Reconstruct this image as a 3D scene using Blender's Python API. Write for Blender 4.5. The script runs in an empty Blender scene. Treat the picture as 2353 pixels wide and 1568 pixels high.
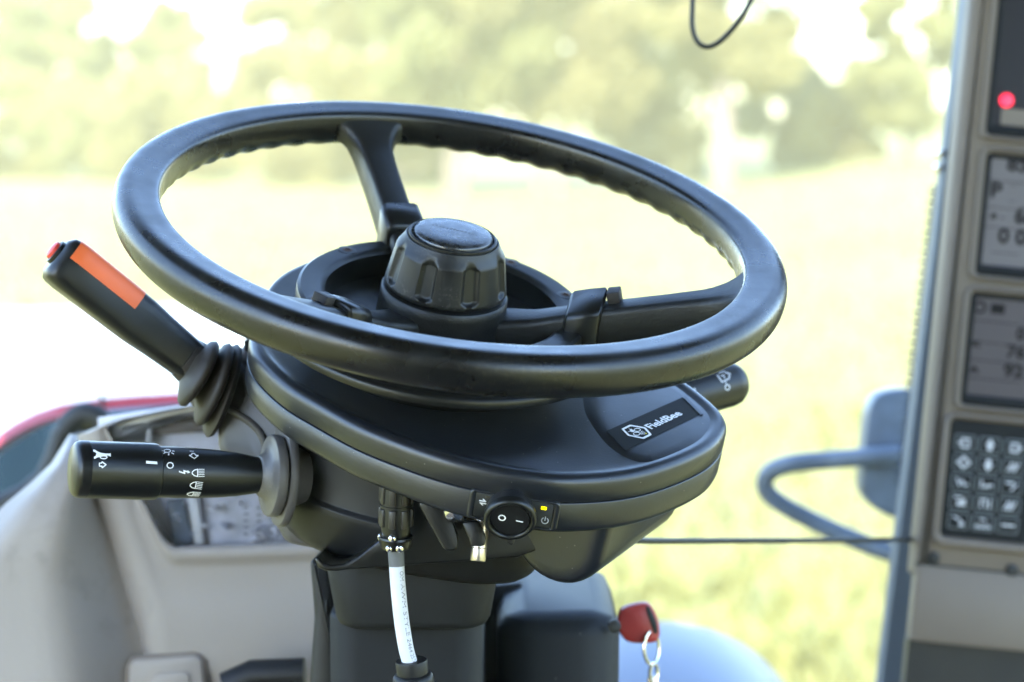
import bpy, bmesh, math, random
from mathutils import Vector, Matrix
random.seed(7)
R = math.radians
scene = bpy.context.scene
COL = scene.collection

# ------------------------------------------------------------------ camera
F, CX, CY = 5090.0, 1176.5, 784.0          # focal length / centre in a 2353 px wide picture
PITCH = math.atan((CY - 270.0) / F)
CAM = Vector((0, 0, 2.3))
RIGHT = Vector((1, 0, 0))
FWD = Vector((0, math.cos(PITCH), -math.sin(PITCH)))
DOWN = Vector((0, -math.sin(PITCH), -math.cos(PITCH)))
cd = bpy.data.cameras.new('camera'); cam = bpy.data.objects.new('camera', cd); COL.objects.link(cam)
cam.location = CAM; cam.rotation_euler = (R(90) - PITCH, 0, 0)
cd.sensor_width = 36; cd.lens = F / 2353.0 * 36; cd.clip_start = 0.05; cd.clip_end = 600
cd.dof.use_dof = True; cd.dof.focus_distance = 1.345; cd.dof.aperture_fstop = 5.6; cd.dof.aperture_blades = 0
scene.camera = cam

# ------------------------------------------------------------------ sky, sun, exposure
SUN = Vector((-0.24, -0.75, 0.58)).normalized()
w = bpy.data.worlds.new('World'); scene.world = w; w.use_nodes = True
nt = w.node_tree; bg = nt.nodes['Background']
sky = nt.nodes.new('ShaderNodeTexSky'); sky.sky_type = 'NISHITA'; sky.sun_disc = False
sky.sun_elevation = math.asin(SUN.z); sky.sun_rotation = math.atan2(SUN.x, SUN.y) % (2 * math.pi)
sky.air_density = 1.0; sky.dust_density = 0.3; sky.ozone_density = 2.8
nt.links.new(sky.outputs[0], bg.inputs[0]); bg.inputs[1].default_value = 0.15
sl = bpy.data.lights.new('sun', 'SUN'); so = bpy.data.objects.new('sun', sl); COL.objects.link(so)
sl.energy = 2.2; sl.angle = R(0.5); sl.color = (1.0, 0.92, 0.78)
so.rotation_euler = SUN.to_track_quat('Z', 'Y').to_euler(); so.location = (-3, -5, 8)
vs = scene.view_settings
vs.view_transform = 'Standard'; vs.look = 'None'; vs.gamma = 1.0; vs.use_curve_mapping = False; vs.exposure = 3.27

# ------------------------------------------------------------------ helpers: points
def C(px, py, d):
    return CAM + RIGHT * ((px - CX) / F * d) + DOWN * ((py - CY) / F * d) + FWD * d
def camv(x, y, z): return RIGHT * x + DOWN * y + FWD * z
def ray(px, py): return camv((px - CX) / F, (py - CY) / F, 1.0)
def frame(o, x, y, z):
    return Matrix(((x.x, y.x, z.x, o.x), (x.y, y.y, z.y, o.y), (x.z, y.z, z.z, o.z), (0, 0, 0, 1)))
def frame_z(o, z, xh=None):
    z = z.normalized(); xh = xh or (Vector((1, 0, 0)) if abs(z.x) < 0.9 else Vector((0, 1, 0)))
    x = (xh - z * xh.dot(z)).normalized(); return frame(o, x, z.cross(x), z)
# steering axis frame: origin in the rim plane, z along the column
_a, _b = 0.15302189, 0.42370253
WN = camv(math.sin(_a), -math.cos(_a) * math.cos(_b), -math.cos(_a) * math.sin(_b)).normalized()
WO = CAM + camv(-0.03720494, -0.06926824, 1.41123373)
WX = (RIGHT - WN * RIGHT.dot(WN)).normalized(); WY = WN.cross(WX)
W = frame(WO, WX, WY, WN); WI = W.inverted()
def wl(px, py, h):
    r = ray(px, py); q = WO + WN * h - CAM
    s = q.dot(WN) / r.dot(WN); p = WI @ (CAM + r * s)
    return (p.x, p.y)
I4 = Matrix.Identity(4)
def T(p): return Matrix.Translation(Vector(p))

# ------------------------------------------------------------------ helpers: objects
def tag(o, label=None, cat=None, group=None, kind=None):
    if label: o['label'] = label
    if cat: o['category'] = cat
    if group: o['group'] = group
    if kind: o['kind'] = kind
    return o
def thing(name, label, cat, M=I4, group=None):
    o = bpy.data.objects.new(name, None); COL.objects.link(o); o.matrix_world = M
    o.empty_display_size = 0.02; o['root_inv'] = [v for row in M.inverted() for v in row]
    return tag(o, label, cat, group)
ROOT = {}
def root_of(o):
    while o.parent: o = o.parent
    return o
def mk(name, geo, mat, parent=None, L=I4, sharp=42, smooth=True, label=None):
    """geo = (verts, faces) in the frame L (world by default); becomes one mesh object."""
    vs_, fs_ = geo
    if parent:
        r = root_of(parent); a = list(r['root_inv'])
        P = Matrix((a[0:4], a[4:8], a[8:12], a[12:16])) @ L
    else: P = L
    me = bpy.data.meshes.new(name)
    me.from_pydata([P @ Vector(v) for v in vs_], [], fs_); me.update()
    bm = bmesh.new(); bm.from_mesh(me); bmesh.ops.recalc_face_normals(bm, faces=bm.faces[:]); bm.to_mesh(me); bm.free()
    if smooth:
        me.polygons.foreach_set('use_smooth', [True] * len(me.polygons))
        me.set_sharp_from_angle(angle=R(sharp))
    me.materials.append(mat)
    o = bpy.data.objects.new(name, me); COL.objects.link(o)
    if parent: o.parent = parent
    if label: o['label'] = label
    return o
def done():
    for o in bpy.data.objects:
        if 'root_inv' in o: del o['root_inv']

# ------------------------------------------------------------------ helpers: geometry
def join(*gs):
    V, Fc = [], []
    for v, f in gs:
        n = len(V); V += [tuple(p) for p in v]; Fc += [tuple(i + n for i in q) for q in f]
    return V, Fc
def xf(g, M): return [tuple(M @ Vector(v)) for v in g[0]], g[1]
def loft(rings, cap0=True, cap1=True, closed=True):
    n = len(rings[0]); V = [tuple(p) for r in rings for p in r]; Fc = []
    for i in range(len(rings) - 1):
        for j in range(n if closed else n - 1):
            k = (j + 1) % n
            Fc.append((i * n + j, i * n + k, (i + 1) * n + k, (i + 1) * n + j))
    if closed and cap0: Fc.append(tuple(range(n - 1, -1, -1)))
    if closed and cap1: Fc.append(tuple((len(rings) - 1) * n + j for j in range(n)))
    return V, Fc
def inset(pts, d):
    n = len(pts); out = []
    A = sum(pts[i][0] * pts[(i + 1) % n][1] - pts[(i + 1) % n][0] * pts[i][1] for i in range(n))
    s = 1 if A > 0 else -1
    for i in range(n):
        a, b, c = Vector(pts[i - 1][:2]), Vector(pts[i][:2]), Vector(pts[(i + 1) % n][:2])
        u, v = (b - a), (c - b)
        u = u.normalized() if u.length > 1e-9 else Vector((1, 0)); v = v.normalized() if v.length > 1e-9 else u
        nn = Vector((-(u.y + v.y), u.x + v.x))
        if nn.length < 1e-6: nn = Vector((-u.y, u.x))
        nn.normalize(); k = max(0.5, nn.dot(Vector((-u.y, u.x))))
        p = b + nn * (s * d / k); out.append((p.x, p.y))
    return out
def prism(pts, levels, cap0=True, cap1=True):
    return loft([[(x, y, z) for x, y in (inset(pts, d) if d else pts)] for d, z in levels], cap0, cap1)
def slab(pts, z0, z1, b=0.0):
    if b <= 0: return prism(pts, [(0, z0), (0, z1)])
    s = 1 if z1 > z0 else -1
    return prism(pts, [(b, z0), (b * .3, z0 + s * b * .3), (0, z0 + s * b), (0, z1 - s * b), (b * .3, z1 - s * b * .3), (b, z1)])
def rr(w_, h_, r, n=5, cx=0, cy=0):
    out = []
    for ax, ay, a0 in ((1, 1, 0), (-1, 1, 90), (-1, -1, 180), (1, -1, 270)):
        for i in range(n + 1):
            a = R(a0 + 90 * i / n)
            out.append((cx + ax * (w_ / 2 - r) + r * math.cos(a), cy + ay * (h_ / 2 - r) + r * math.sin(a)))
    return out
def circ(r, n=32, cx=0, cy=0, ry=None):
    return [(cx + r * math.cos(2 * math.pi * i / n), cy + (ry or r) * math.sin(2 * math.pi * i / n)) for i in range(n)]
def round_poly(pts, r, n=4):
    out = []; m = len(pts)
    for i in range(m):
        a, b, c = Vector(pts[i - 1]), Vector(pts[i]), Vector(pts[(i + 1) % m])
        u, v = a - b, c - b; k = min(r, u.length * .45, v.length * .45)
        p, q = b + u.normalized() * k, b + v.normalized() * k
        for j in range(n + 1):
            t = j / n; z = p * (1 - t) ** 2 + b * 2 * t * (1 - t) + q * t * t
            out.append(tuple(z))
    return out
def lathe(prof, n=64, cap0=True, cap1=True):
    return loft([[(r * math.cos(2 * math.pi * i / n), r * math.sin(2 * math.pi * i / n), z) for i in range(n)] for r, z in prof], cap0, cap1)
def ring_lathe(prof, n=64):
    prof = list(prof) + [prof[0]]
    V, Fc = loft([[(r * math.cos(2 * math.pi * i / n), r * math.sin(2 * math.pi * i / n), z) for i in range(n)] for r, z in prof], False, False)
    return V, Fc
def ring_plate_(o_, i_, z0, z1, b):
    R_ = [[(x, y, z0) for x, y in o_], [(x, y, z1 - b) for x, y in o_], [(x, y, z1) for x, y in inset(o_, b)], [(x, y, z1) for x, y in inset(i_, -b)], [(x, y, z1 - b) for x, y in i_], [(x, y, z0) for x, y in i_]]
    return loft(R_, False, False)
def catmull(P, n=6, closed=False):
    P = [Vector(p) for p in P]; m = len(P); out = []
    g = (lambda i: P[i % m]) if closed else (lambda i: P[min(max(i, 0), m - 1)])
    for i in range(m if closed else m - 1):
        a, b, c, d = g(i - 1), g(i), g(i + 1), g(i + 2)
        for j in range(n):
            t = j / n
            out.append(0.5 * ((2 * b) + (c - a) * t + (2 * a - 5 * b + 4 * c - d) * t * t + (3 * b - a - 3 * c + d) * t ** 3))
    if not closed: out.append(P[-1])
    return out
def tube(path, rad, n=14, cap=True, flat=None):
    path = [Vector(p) for p in path]; rings = []; up = None
    for i, p in enumerate(path):
        t = (path[min(i + 1, len(path) - 1)] - path[max(i - 1, 0)]).normalized()
        if up is None: up = Vector((0, 0, 1)) if abs(t.z) < .9 else Vector((1, 0, 0))
        x = (up - t * up.dot(t)).normalized(); y = t.cross(x); up = x
        r = rad(i / (len(path) - 1)) if callable(rad) else rad
        k = flat or 1
        rings.append([p + x * (r * math.cos(2 * math.pi * j / n)) + y * (r * k * math.sin(2 * math.pi * j / n)) for j in range(n)])
    return loft(rings, cap, cap)
def resample(P, n):
    P = [Vector(p) for p in P]; d = [0]
    for a, b in zip(P, P[1:]): d.append(d[-1] + (b - a).length)
    out = []
    for i in range(n):
        s = d[-1] * i / (n - 1); k = 0
        while k < len(P) - 2 and d[k + 1] < s: k += 1
        t = (s - d[k]) / max(1e-12, d[k + 1] - d[k]); out.append(P[k].lerp(P[k + 1], min(1, t)))
    return out
# flat print: 2-D polygons mapped to a surface
def stroke(pts, w_):
    out = []
    for a, b in zip(pts, pts[1:]):
        a, b = Vector(a), Vector(b); t = (b - a).normalized(); n = Vector((-t.y, t.x)) * w_ / 2
        a = a - t * w_ * .25; b = b + t * w_ * .25
        m = max(1, int((b - a).length / (w_ * 1.5)))
        for i in range(m):
            p, q = a.lerp(b, i / m), a.lerp(b, (i + 1) / m)
            out.append([tuple(p - n), tuple(q - n), tuple(q + n), tuple(p + n)])
    return out
def ringp(c, rx, ry, w_, n=24, a0=0, a1=360):
    out = []
    for i in range(n):
        a, b = R(a0 + (a1 - a0) * i / n), R(a0 + (a1 - a0) * (i + 1) / n)
        f = lambda t, k: (c[0] + (rx + k) * math.cos(t), c[1] + (ry + k) * math.sin(t))
        out.append([f(a, -w_ / 2), f(b, -w_ / 2), f(b, w_ / 2), f(a, w_ / 2)])
    return out
def printed(polys, fn):
    V, Fc = [], []
    for p in polys:
        n = len(V); V += [tuple(fn(x, y)) for x, y in p]; Fc.append(tuple(range(n, n + len(p))))
    return V, Fc
def text_geo(s, bold=0.0, space=1.0, sub=0):
    """text outline as triangles, x from 0 to 1 (full width), y in cap heights"""
    cu = bpy.data.curves.new('glyphs', 'FONT'); cu.body = s; cu.offset = bold; cu.space_character = space; cu.resolution_u = 3
    ob = bpy.data.objects.new('glyphs', cu); COL.objects.link(ob)
    dg = bpy.context.evaluated_depsgraph_get(); me = bpy.data.meshes.new_from_object(ob.evaluated_get(dg))
    bm = bmesh.new(); bm.from_mesh(me); bmesh.ops.triangulate(bm, faces=bm.faces[:])
    if sub: bmesh.ops.subdivide_edges(bm, edges=bm.edges[:], cuts=sub)
    bm.verts.index_update()
    V = [(v.co.x, v.co.y) for v in bm.verts]; Fc = [tuple(v.index for v in f.verts) for f in bm.faces]
    bm.free(); bpy.data.objects.remove(ob); bpy.data.meshes.remove(me); bpy.data.curves.remove(cu)
    x0 = min(v[0] for v in V); x1 = max(v[0] for v in V)
    return [((x - x0) / (x1 - x0), y / 0.7, 0) for x, y in V], Fc
def mapg(g, fn): return [tuple(fn(*v[:2])) for v in g[0]], g[1]

# ------------------------------------------------------------------ materials
MATS = {}
def pmat(name, col, rough=0.5, metal=0.0, bump=0.0, bscale=900, spec=0.5, rvar=0.0, rscale=30, cvar=0.0, cscale=8,
         dust=0.0, emit=None, estr=0.0, coat=0.0, col2=None, alpha=None, dscale=140):
    m = bpy.data.materials.new(name); m.use_nodes = True; n = m.node_tree; b = n.nodes['Principled BSDF']
    b.inputs['Base Color'].default_value = (*col, 1); b.inputs['Roughness'].default_value = rough
    b.inputs['Metallic'].default_value = metal; b.inputs['Specular IOR Level'].default_value = spec
    b.inputs['Coat Weight'].default_value = coat; b.inputs['Coat Roughness'].default_value = 0.08
    tc = n.nodes.new('ShaderNodeTexCoord'); L = n.links.new
    def noise(scale, detail=3, rough_=0.55):
        t = n.nodes.new('ShaderNodeTexNoise'); t.inputs['Scale'].default_value = scale
        t.inputs['Detail'].default_value = detail; t.inputs['Roughness'].default_value = rough_
        L(tc.outputs['Object'], t.inputs['Vector']); return t
    if bump > 0:
        t = noise(bscale, 2); bp = n.nodes.new('ShaderNodeBump'); bp.inputs['Strength'].default_value = bump
        bp.inputs['Distance'].default_value = 0.0004; L(t.outputs['Fac'], bp.inputs['Height']); L(bp.outputs[0], b.inputs['Normal'])
    if rvar > 0:
        t = noise(rscale, 5); mr = n.nodes.new('ShaderNodeMapRange')
        mr.inputs['From Min'].default_value = .3; mr.inputs['From Max'].default_value = .7
        mr.inputs['To Min'].default_value = rough - rvar; mr.inputs['To Max'].default_value = rough + rvar
        L(t.outputs['Fac'], mr.inputs['Value']); L(mr.outputs[0], b.inputs['Roughness'])
    last = None
    if cvar > 0 or col2:
        t = noise(cscale, 4); mx = n.nodes.new('ShaderNodeMix'); mx.data_type = 'RGBA'
        c2 = col2 or tuple(max(0, c * (1 - cvar)) for c in col)
        mx.inputs['A'].default_value = (*c2, 1); mx.inputs['B'].default_value = (*col, 1)
        mr = n.nodes.new('ShaderNodeMapRange'); mr.inputs['From Min'].default_value = .35; mr.inputs['From Max'].default_value = .65
        L(t.outputs['Fac'], mr.inputs['Value']); L(mr.outputs[0], mx.inputs['Factor']); last = mx.outputs['Result']
    if dust > 0:
        v = n.nodes.new('ShaderNodeTexVoronoi'); v.inputs['Scale'].default_value = dscale; L(tc.outputs['Object'], v.inputs['Vector'])
        mr = n.nodes.new('ShaderNodeMapRange'); mr.inputs['From Min'].default_value = .10; mr.inputs['From Max'].default_value = .05
        mr.inputs['To Min'].default_value = 0; mr.inputs['To Max'].default_value = dust; L(v.outputs['Distance'], mr.inputs['Value'])
        sp = n.nodes.new('ShaderNodeSeparateColor'); L(v.outputs['Color'], sp.inputs[0])
        g = n.nodes.new('ShaderNodeMath'); g.operation = 'GREATER_THAN'; g.inputs[1].default_value = .72; L(sp.outputs[0], g.inputs[0])
        mu = n.nodes.new('ShaderNodeMath'); mu.operation = 'MULTIPLY'; L(mr.outputs[0], mu.inputs[0]); L(g.outputs[0], mu.inputs[1])
        mx = n.nodes.new('ShaderNodeMix'); mx.data_type = 'RGBA'; mx.inputs['A'].default_value = (*col, 1); mx.inputs['B'].default_value = (.33, .31, .27, 1)
        if last: L(last, mx.inputs['A'])
        L(mu.outputs[0], mx.inputs['Factor']); last = mx.outputs['Result']
    if last: L(last, b.inputs['Base Color'])
    if emit: b.inputs['Emission Color'].default_value = (*emit, 1); b.inputs['Emission Strength'].default_value = estr
    MATS[name] = m; return m
M_RIM = pmat('rim_plastic', (.0034, .0032, .0033), .30, bump=.06, bscale=1200, rvar=.09, rscale=34, cvar=.3, cscale=40, spec=.6)
def wear(m, col, big, lo, hi, fine, amt):
    n = m.node_tree; L = n.links.new; b = n.nodes['Principled BSDF']; tc = n.nodes.new('ShaderNodeTexCoord')
    def nz(sc, a_, b_):
        t = n.nodes.new('ShaderNodeTexNoise'); t.inputs['Scale'].default_value = sc; t.inputs['Detail'].default_value = 4; L(tc.outputs['Object'], t.inputs['Vector'])
        r_ = n.nodes.new('ShaderNodeMapRange'); r_.inputs['From Min'].default_value = a_; r_.inputs['From Max'].default_value = b_; L(t.outputs['Fac'], r_.inputs['Value']); return r_.outputs[0]
    mu = n.nodes.new('ShaderNodeMath'); mu.operation = 'MULTIPLY'; L(nz(big, lo, hi), mu.inputs[0]); L(nz(fine, .52, .66), mu.inputs[1])
    m2 = n.nodes.new('ShaderNodeMath'); m2.operation = 'MULTIPLY'; L(mu.outputs[0], m2.inputs[0]); m2.inputs[1].default_value = amt
    mx = n.nodes.new('ShaderNodeMix'); mx.data_type = 'RGBA'; mx.inputs['B'].default_value = (*col, 1)
    old = b.inputs['Base Color']
    if old.links: L(old.links[0].from_socket, mx.inputs['A'])
    else: mx.inputs['A'].default_value = old.default_value
    L(m2.outputs[0], mx.inputs['Factor']); L(mx.outputs['Result'], old)
wear(M_RIM, (.06, .048, .036), 5, .40, .68, 480, .5)
M_SPOKE = pmat('spoke_grain', (.0045, .0042, .0042), .46, bump=.5, bscale=620, rvar=.05)
M_KNOB = pmat('knob_rubber', (.008, .0078, .008), .44, bump=.12, bscale=900, rvar=.08, cvar=.35, cscale=60, dust=.25, dscale=260)
M_CAP = pmat('knob_cap', (.014, .015, .018), .30, spec=1.0, bump=.15, bscale=500, rvar=.1, rscale=120, cvar=.3, cscale=120)
M_UNIT = pmat('unit_grain', (.0054, .0066, .0105), .36, bump=.16, bscale=620, rvar=.04, dust=.5, dscale=190, spec=.7)  # blue in the black base stands in for reflected sky
M_FILL2 = pmat('column_trim', (.009, .009, .010), .6, spec=.25, bump=.1, bscale=500)
M_FILL3 = pmat('box_plastic', (.011, .012, .014), .55, spec=.22, bump=.1, bscale=400, dust=.2, dscale=120)
M_FILL = pmat('black_filler', (.004, .004, .0045), .6, spec=.25)
M_BLACK = pmat('black_plastic', (.003, .003, .0033), .38, spec=.5, bump=.1, bscale=700, rvar=.05)
M_STALK = pmat('stalk_plastic', (.0035, .0035, .004), .38, bump=.06, bscale=900, rvar=.05, spec=.45)
M_STEEL = pmat('black_steel', (.0035, .0033, .0033), .34, metal=.0, rvar=.08, bump=.05, bscale=300)
M_COVER = pmat('cover_plastic', (.088, .081, .078), .42, bump=.1, bscale=700, rvar=.06, cvar=.12, cscale=12, dust=.15, dscale=120)
M_COVER2 = pmat('cover_dark', (.0095, .0092, .0098), .45, spec=.3, bump=.1, bscale=700, rvar=.05)
M_RUBBER = pmat('boot_rubber', (.022, .016, .013), .6, bump=.15, bscale=300, cvar=.3, cscale=40)
M_BEIGE = pmat('cab_beige', (.265, .232, .208), .55, bump=.3, bscale=260, cvar=.08, cscale=6, rvar=.05)
M_CONS = pmat('console_greige', (.150, .122, .100), .5, spec=.3, bump=.08, bscale=400, cvar=.1, cscale=8)
M_WHITE = pmat('print_white', (.80, .80, .82), .5)
M_GREYPR = pmat('print_grey', (.42, .43, .47), .5)
M_YEL = pmat('print_yellow', (.75, .62, .03), .5)
M_LABEL = pmat('label_black', (.009, .009, .009), .6, spec=.12)
M_CABLE = pmat('cable_white', (.62, .62, .66), .42, cvar=.1, cscale=60)
M_INK = pmat('ink_grey', (.16, .16, .18), .6)
M_GREY = pmat('grey_sleeve', (.11, .112, .12), .55)
M_CHROME = pmat('bright_metal', (.72, .70, .68), .16, metal=1.0, rvar=.05)
M_ZINC = pmat('zinc_pin', (.70, .63, .55), .28, metal=1.0, rvar=.08)
M_RUST = pmat('rusty_screw', (.10, .055, .035), .6, metal=.3, cvar=.4, cscale=300)
M_ORANGE = pmat('orange_grip', (.80, .135, .025), .42, cvar=.08, cscale=20)
M_RED = pmat('red_button', (.62, .05, .03), .4)
M_KEYRED = pmat('key_red', (.36, .035, .03), .38, cvar=.1, cscale=40)
M_LCD = pmat('lcd_grey', (.125, .110, .114), .4, spec=.15, cvar=.06, cscale=6)
M_LCD2 = pmat('lcd_dark', (.068, .056, .060), .4, spec=.15, cvar=.06, cscale=6)
M_DIGIT = pmat('lcd_digit', (.006, .0045, .0055), .5, spec=.1)
M_SCREEN = pmat('dark_screen', (.020, .018, .021), .3, spec=.08)
M_KEYPAD = pmat('keypad_black', (.004, .0045, .007), .5, spec=.15)
M_KEYLINE = pmat('key_outline', (.07, .085, .095), .5)
M_PILLAR = pmat('pillar_sky_tint', (.100, .122, .158), .45, spec=.2, bump=.1, bscale=60, dust=.3, dscale=60)  # blue base colour imitates sky reflected in the dark pillar
M_RAIL = pmat('rail_paint', (.13, .165, .22), .34, cvar=.3, cscale=30, dust=.3, dscale=90)
M_HOOD = pmat('hood_sky_sheen', (.55, .49, .51), .22, coat=.6, cvar=.05, cscale=3)  # pale tone stands in for bright sky reflected on the hood
M_HRED = pmat('hood_red', (.34, .05, .07), .3, coat=.5, cvar=.1, cscale=10)
M_GREEN = pmat('tinted_strip', (.006, .020, .016), .2, spec=.35)
M_GASKET = pmat('rubber_gasket', (.008, .009, .010), .6)
M_GAUGE = pmat('gauge_face', (.72, .72, .80), .35, cvar=.35, cscale=30)
M_FRAMEW = pmat('cluster_frame', (.72, .72, .74), .35)
M_FENDER = pmat('fender_paint', (.105, .125, .175), .4, coat=0, spec=.25)
M_ROOF = pmat('roof_lining', (.06, .055, .05), .8)
M_LED = pmat('led_red', (.3, .0, .02), .3, emit=(1, .01, .05), estr=.30)
M_LEDY = pmat('led_yellow', (.6, .5, .0), .3, emit=(1, .85, .0), estr=.22)
M_LEDOFF = pmat('led_window', (.05, .045, .03), .3)
wear(M_KNOB, (.10, .09, .08), 30, .5, .66, 420, .7); wear(M_CAP, (.16, .17, .19), 45, .45, .7, 300, .8); wear(M_COVER, (.16, .14, .12), 9, .5, .7, 260, .5); wear(M_BEIGE, (.12, .105, .095), 7, .5, .72, 60, .45)
def glass(name, tint, gloss):
    m = bpy.data.materials.new(name); m.use_nodes = True; n = m.node_tree; n.nodes.clear()
    o = n.nodes.new('ShaderNodeOutputMaterial'); t = n.nodes.new('ShaderNodeBsdfTransparent'); t.inputs[0].default_value = (*tint, 1)
    g = n.nodes.new('ShaderNodeBsdfGlossy'); g.inputs['Roughness'].default_value = .05
    fr = n.nodes.new('ShaderNodeFresnel'); fr.inputs[0].default_value = 1.5
    mx = n.nodes.new('ShaderNodeMixShader'); n.links.new(fr.outputs[0], mx.inputs[0]); n.links.new(t.outputs[0], mx.inputs[1])
    n.links.new(g.outputs[0], mx.inputs[2]); n.links.new(mx.outputs[0], o.inputs[0]); return m
M_LENS = glass('clear_lens', (.92, .93, .95), .1)

# ================================================================== SETTING
def ground_h(x, y):
    t = max(0.0, min(1.0, (x - 2.0) / 9.0)) * max(0.0, min(1.0, (y - 12.0) / 26.0))
    return 1.05 * t * t * (3 - 2 * t) + .05 * math.sin(x * .7) * math.sin(y * .31)
def ground():
    xs = [-300, -150, -80] + [-50 + i * 2 for i in range(51)] + [80, 150, 300]
    ys = [-120, -60, -30, -10] + [i * 2 for i in range(0, 56)] + [150, 220, 350, 500]
    V = [(x, y, ground_h(x, y)) for y in ys for x in xs]; n = len(xs)
    return V, [(j * n + i, j * n + i + 1, (j + 1) * n + i + 1, (j + 1) * n + i) for j in range(len(ys) - 1) for i in range(n - 1)]
m = pmat('meadow_grass', (.21, .20, .075), .9, cvar=.0)
n = m.node_tree; L = n.links.new; tc = n.nodes.new('ShaderNodeTexCoord')
def cnoise(sc, det, lo, hi):
    t = n.nodes.new('ShaderNodeTexNoise'); t.inputs['Scale'].default_value = sc; t.inputs['Detail'].default_value = det
    L(tc.outputs['Object'], t.inputs['Vector']); r_ = n.nodes.new('ShaderNodeMapRange')
    r_.inputs['From Min'].default_value = lo; r_.inputs['From Max'].default_value = hi; L(t.outputs['Fac'], r_.inputs['Value']); return r_.outputs[0]
mx1 = n.nodes.new('ShaderNodeMix'); mx1.data_type = 'RGBA'; mx1.inputs['A'].default_value = (.215, .20, .072, 1); mx1.inputs['B'].default_value = (.19, .195, .052, 1)
L(cnoise(.16, 4, .42, .62), mx1.inputs['Factor'])
mx2 = n.nodes.new('ShaderNodeMix'); mx2.data_type = 'RGBA'; mx2.inputs['B'].default_value = (.12, .15, .042, 1)
L(mx1.outputs['Result'], mx2.inputs['A']); L(cnoise(2.6, 5, .52, .72), mx2.inputs['Factor'])
L(mx2.outputs['Result'], n.nodes['Principled BSDF'].inputs['Base Color'])
tag(mk('meadow', ground(), m), 'sunlit meadow of pale dry grass', 'meadow', kind='structure')
# grass tufts (uncountable)
M_GRASS = pmat('grass_blades', (.20, .205, .07), .8, cvar=.35, cscale=1.2)
V, Fc = [], []
for i in range(14000):
    y = 7 + 55 * random.random() ** 1.8; x = (random.random() * 1.15 - .55) * (y * .52)
    z = ground_h(x, y); hgt = random.uniform(.06, .20); a = random.random() * 6.28; wd = random.uniform(.015, .05); k = len(V)
    dx, dy = math.cos(a) * wd, math.sin(a) * wd; lx, ly = random.uniform(-.12, .12), random.uniform(-.12, .12)
    V += [(x - dx, y - dy, z - .01), (x + dx, y + dy, z - .01), (x + lx, y + ly, z + hgt)]; Fc.append((k, k + 1, k + 2))
tag(mk('meadow_grass', (V, Fc), M_GRASS, smooth=False), 'tall dry grass blades growing across the meadow', 'grass', kind='stuff')

# ---- trees
M_BARK = pmat('bark_pale', (.22, .18, .15), .9, cvar=.4, cscale=3)
M_BARK2 = pmat('bark_dark', (.12, .10, .085), .9, cvar=.4, cscale=3)
def leafmat(name, c):
    m = pmat(name, c, .7, cvar=.28, cscale=.9)
    n = m.node_tree; b = n.nodes['Principled BSDF']; o = n.nodes['Material Output']
    tr = n.nodes.new('ShaderNodeBsdfTranslucent'); tr.inputs[0].default_value = (c[0] * 1.3, c[1] * 1.3, c[2] * .8, 1)
    mx = n.nodes.new('ShaderNodeMixShader'); mx.inputs[0].default_value = .35
    n.links.new(b.outputs[0], mx.inputs[1]); n.links.new(tr.outputs[0], mx.inputs[2]); n.links.new(mx.outputs[0], o.inputs[0]); return m
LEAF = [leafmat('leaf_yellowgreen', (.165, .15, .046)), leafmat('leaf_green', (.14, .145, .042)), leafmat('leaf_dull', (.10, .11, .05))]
def tree(name, label, px, base_py, dist, hgt, wid, mat, clumps, leaves, trunk_r, bark=M_BARK2, crown0=.3, cat='tree', group=None, dead=False):
    p = C(px, base_py, dist); x, y = p.x, p.y; z0 = ground_h(x, y) - .05
    t = thing(name, label, cat, T((x, y, z0)), group)
    rnd = random.Random(px * 31 + int(dist))
    if trunk_r > 0:
        lean = rnd.uniform(-.04, .04) * hgt; gs = []
        path = catmull([(0, 0, 0), (lean * .3, 0, hgt * .3), (lean * .7, .1, hgt * .6), (lean, .1, hgt * .9)], 5)
        gs.append(tube(path, lambda s: trunk_r * (1.15 - .95 * s), 9))
        for i in range(9):
            s = rnd.uniform(crown0 * .9, .8); a = rnd.random() * 6.28; b = path[int(s * (len(path) - 1))]; ln = wid * rnd.uniform(.25, .48)
            e = b + Vector((math.cos(a) * ln, math.sin(a) * ln, ln * rnd.uniform(.3, .9)))
            gs.append(tube(catmull([b, b.lerp(e, .5) + Vector((0, 0, -.05 * ln)), e], 3), lambda s_: trunk_r * .38 * (1.1 - .9 * s_), 6))
        mk('trunk', join(*gs), bark, t, L=T((x, y, z0)))
    V, Fc = [], []; cl = []
    for i in range(clumps):
        u = rnd.uniform(-1, 1); v = rnd.uniform(-1, 1); q = crown0 + (1 - crown0) * rnd.random() ** .9
        env = math.sin(math.pi * min(1, max(.08, (q - crown0) / (1 - crown0) * .86 + .1))) ** .6
        cl.append((Vector((u * env * wid * .5, v * env * wid * .5, q * hgt)), wid * rnd.uniform(.12, .24)))
    for i in range(int(leaves * 1.9)):
        c, r_ = cl[rnd.randrange(len(cl))]
        d = Vector((rnd.gauss(0, 1), rnd.gauss(0, 1), rnd.gauss(0, .7))); d = d.normalized() * r_ * (rnd.random() ** .4)
        o = c + d; s = rnd.uniform(.10, .22) * (1 if dist < 80 else 1.35)
        nn = (SUN * .9 + d.normalized() * .35 + Vector((rnd.gauss(0, 1), rnd.gauss(0, 1), rnd.gauss(0, 1))) * .42).normalized(); a = nn.orthogonal().normalized(); b = nn.cross(a); ro = rnd.random() * 6.28; a, b = a * math.cos(ro) + b * math.sin(ro), b * math.cos(ro) - a * math.sin(ro)
        k = len(V); V += [o - a * s, o + b * s * .55, o + a * s, o - b * s * .55]; Fc.append((k, k + 1, k + 2, k + 3))
    mk('crown', (V, Fc), mat, t, L=T((x, y, z0)), smooth=False)
    return t
G = 'trees along the far edge of the meadow'
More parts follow.
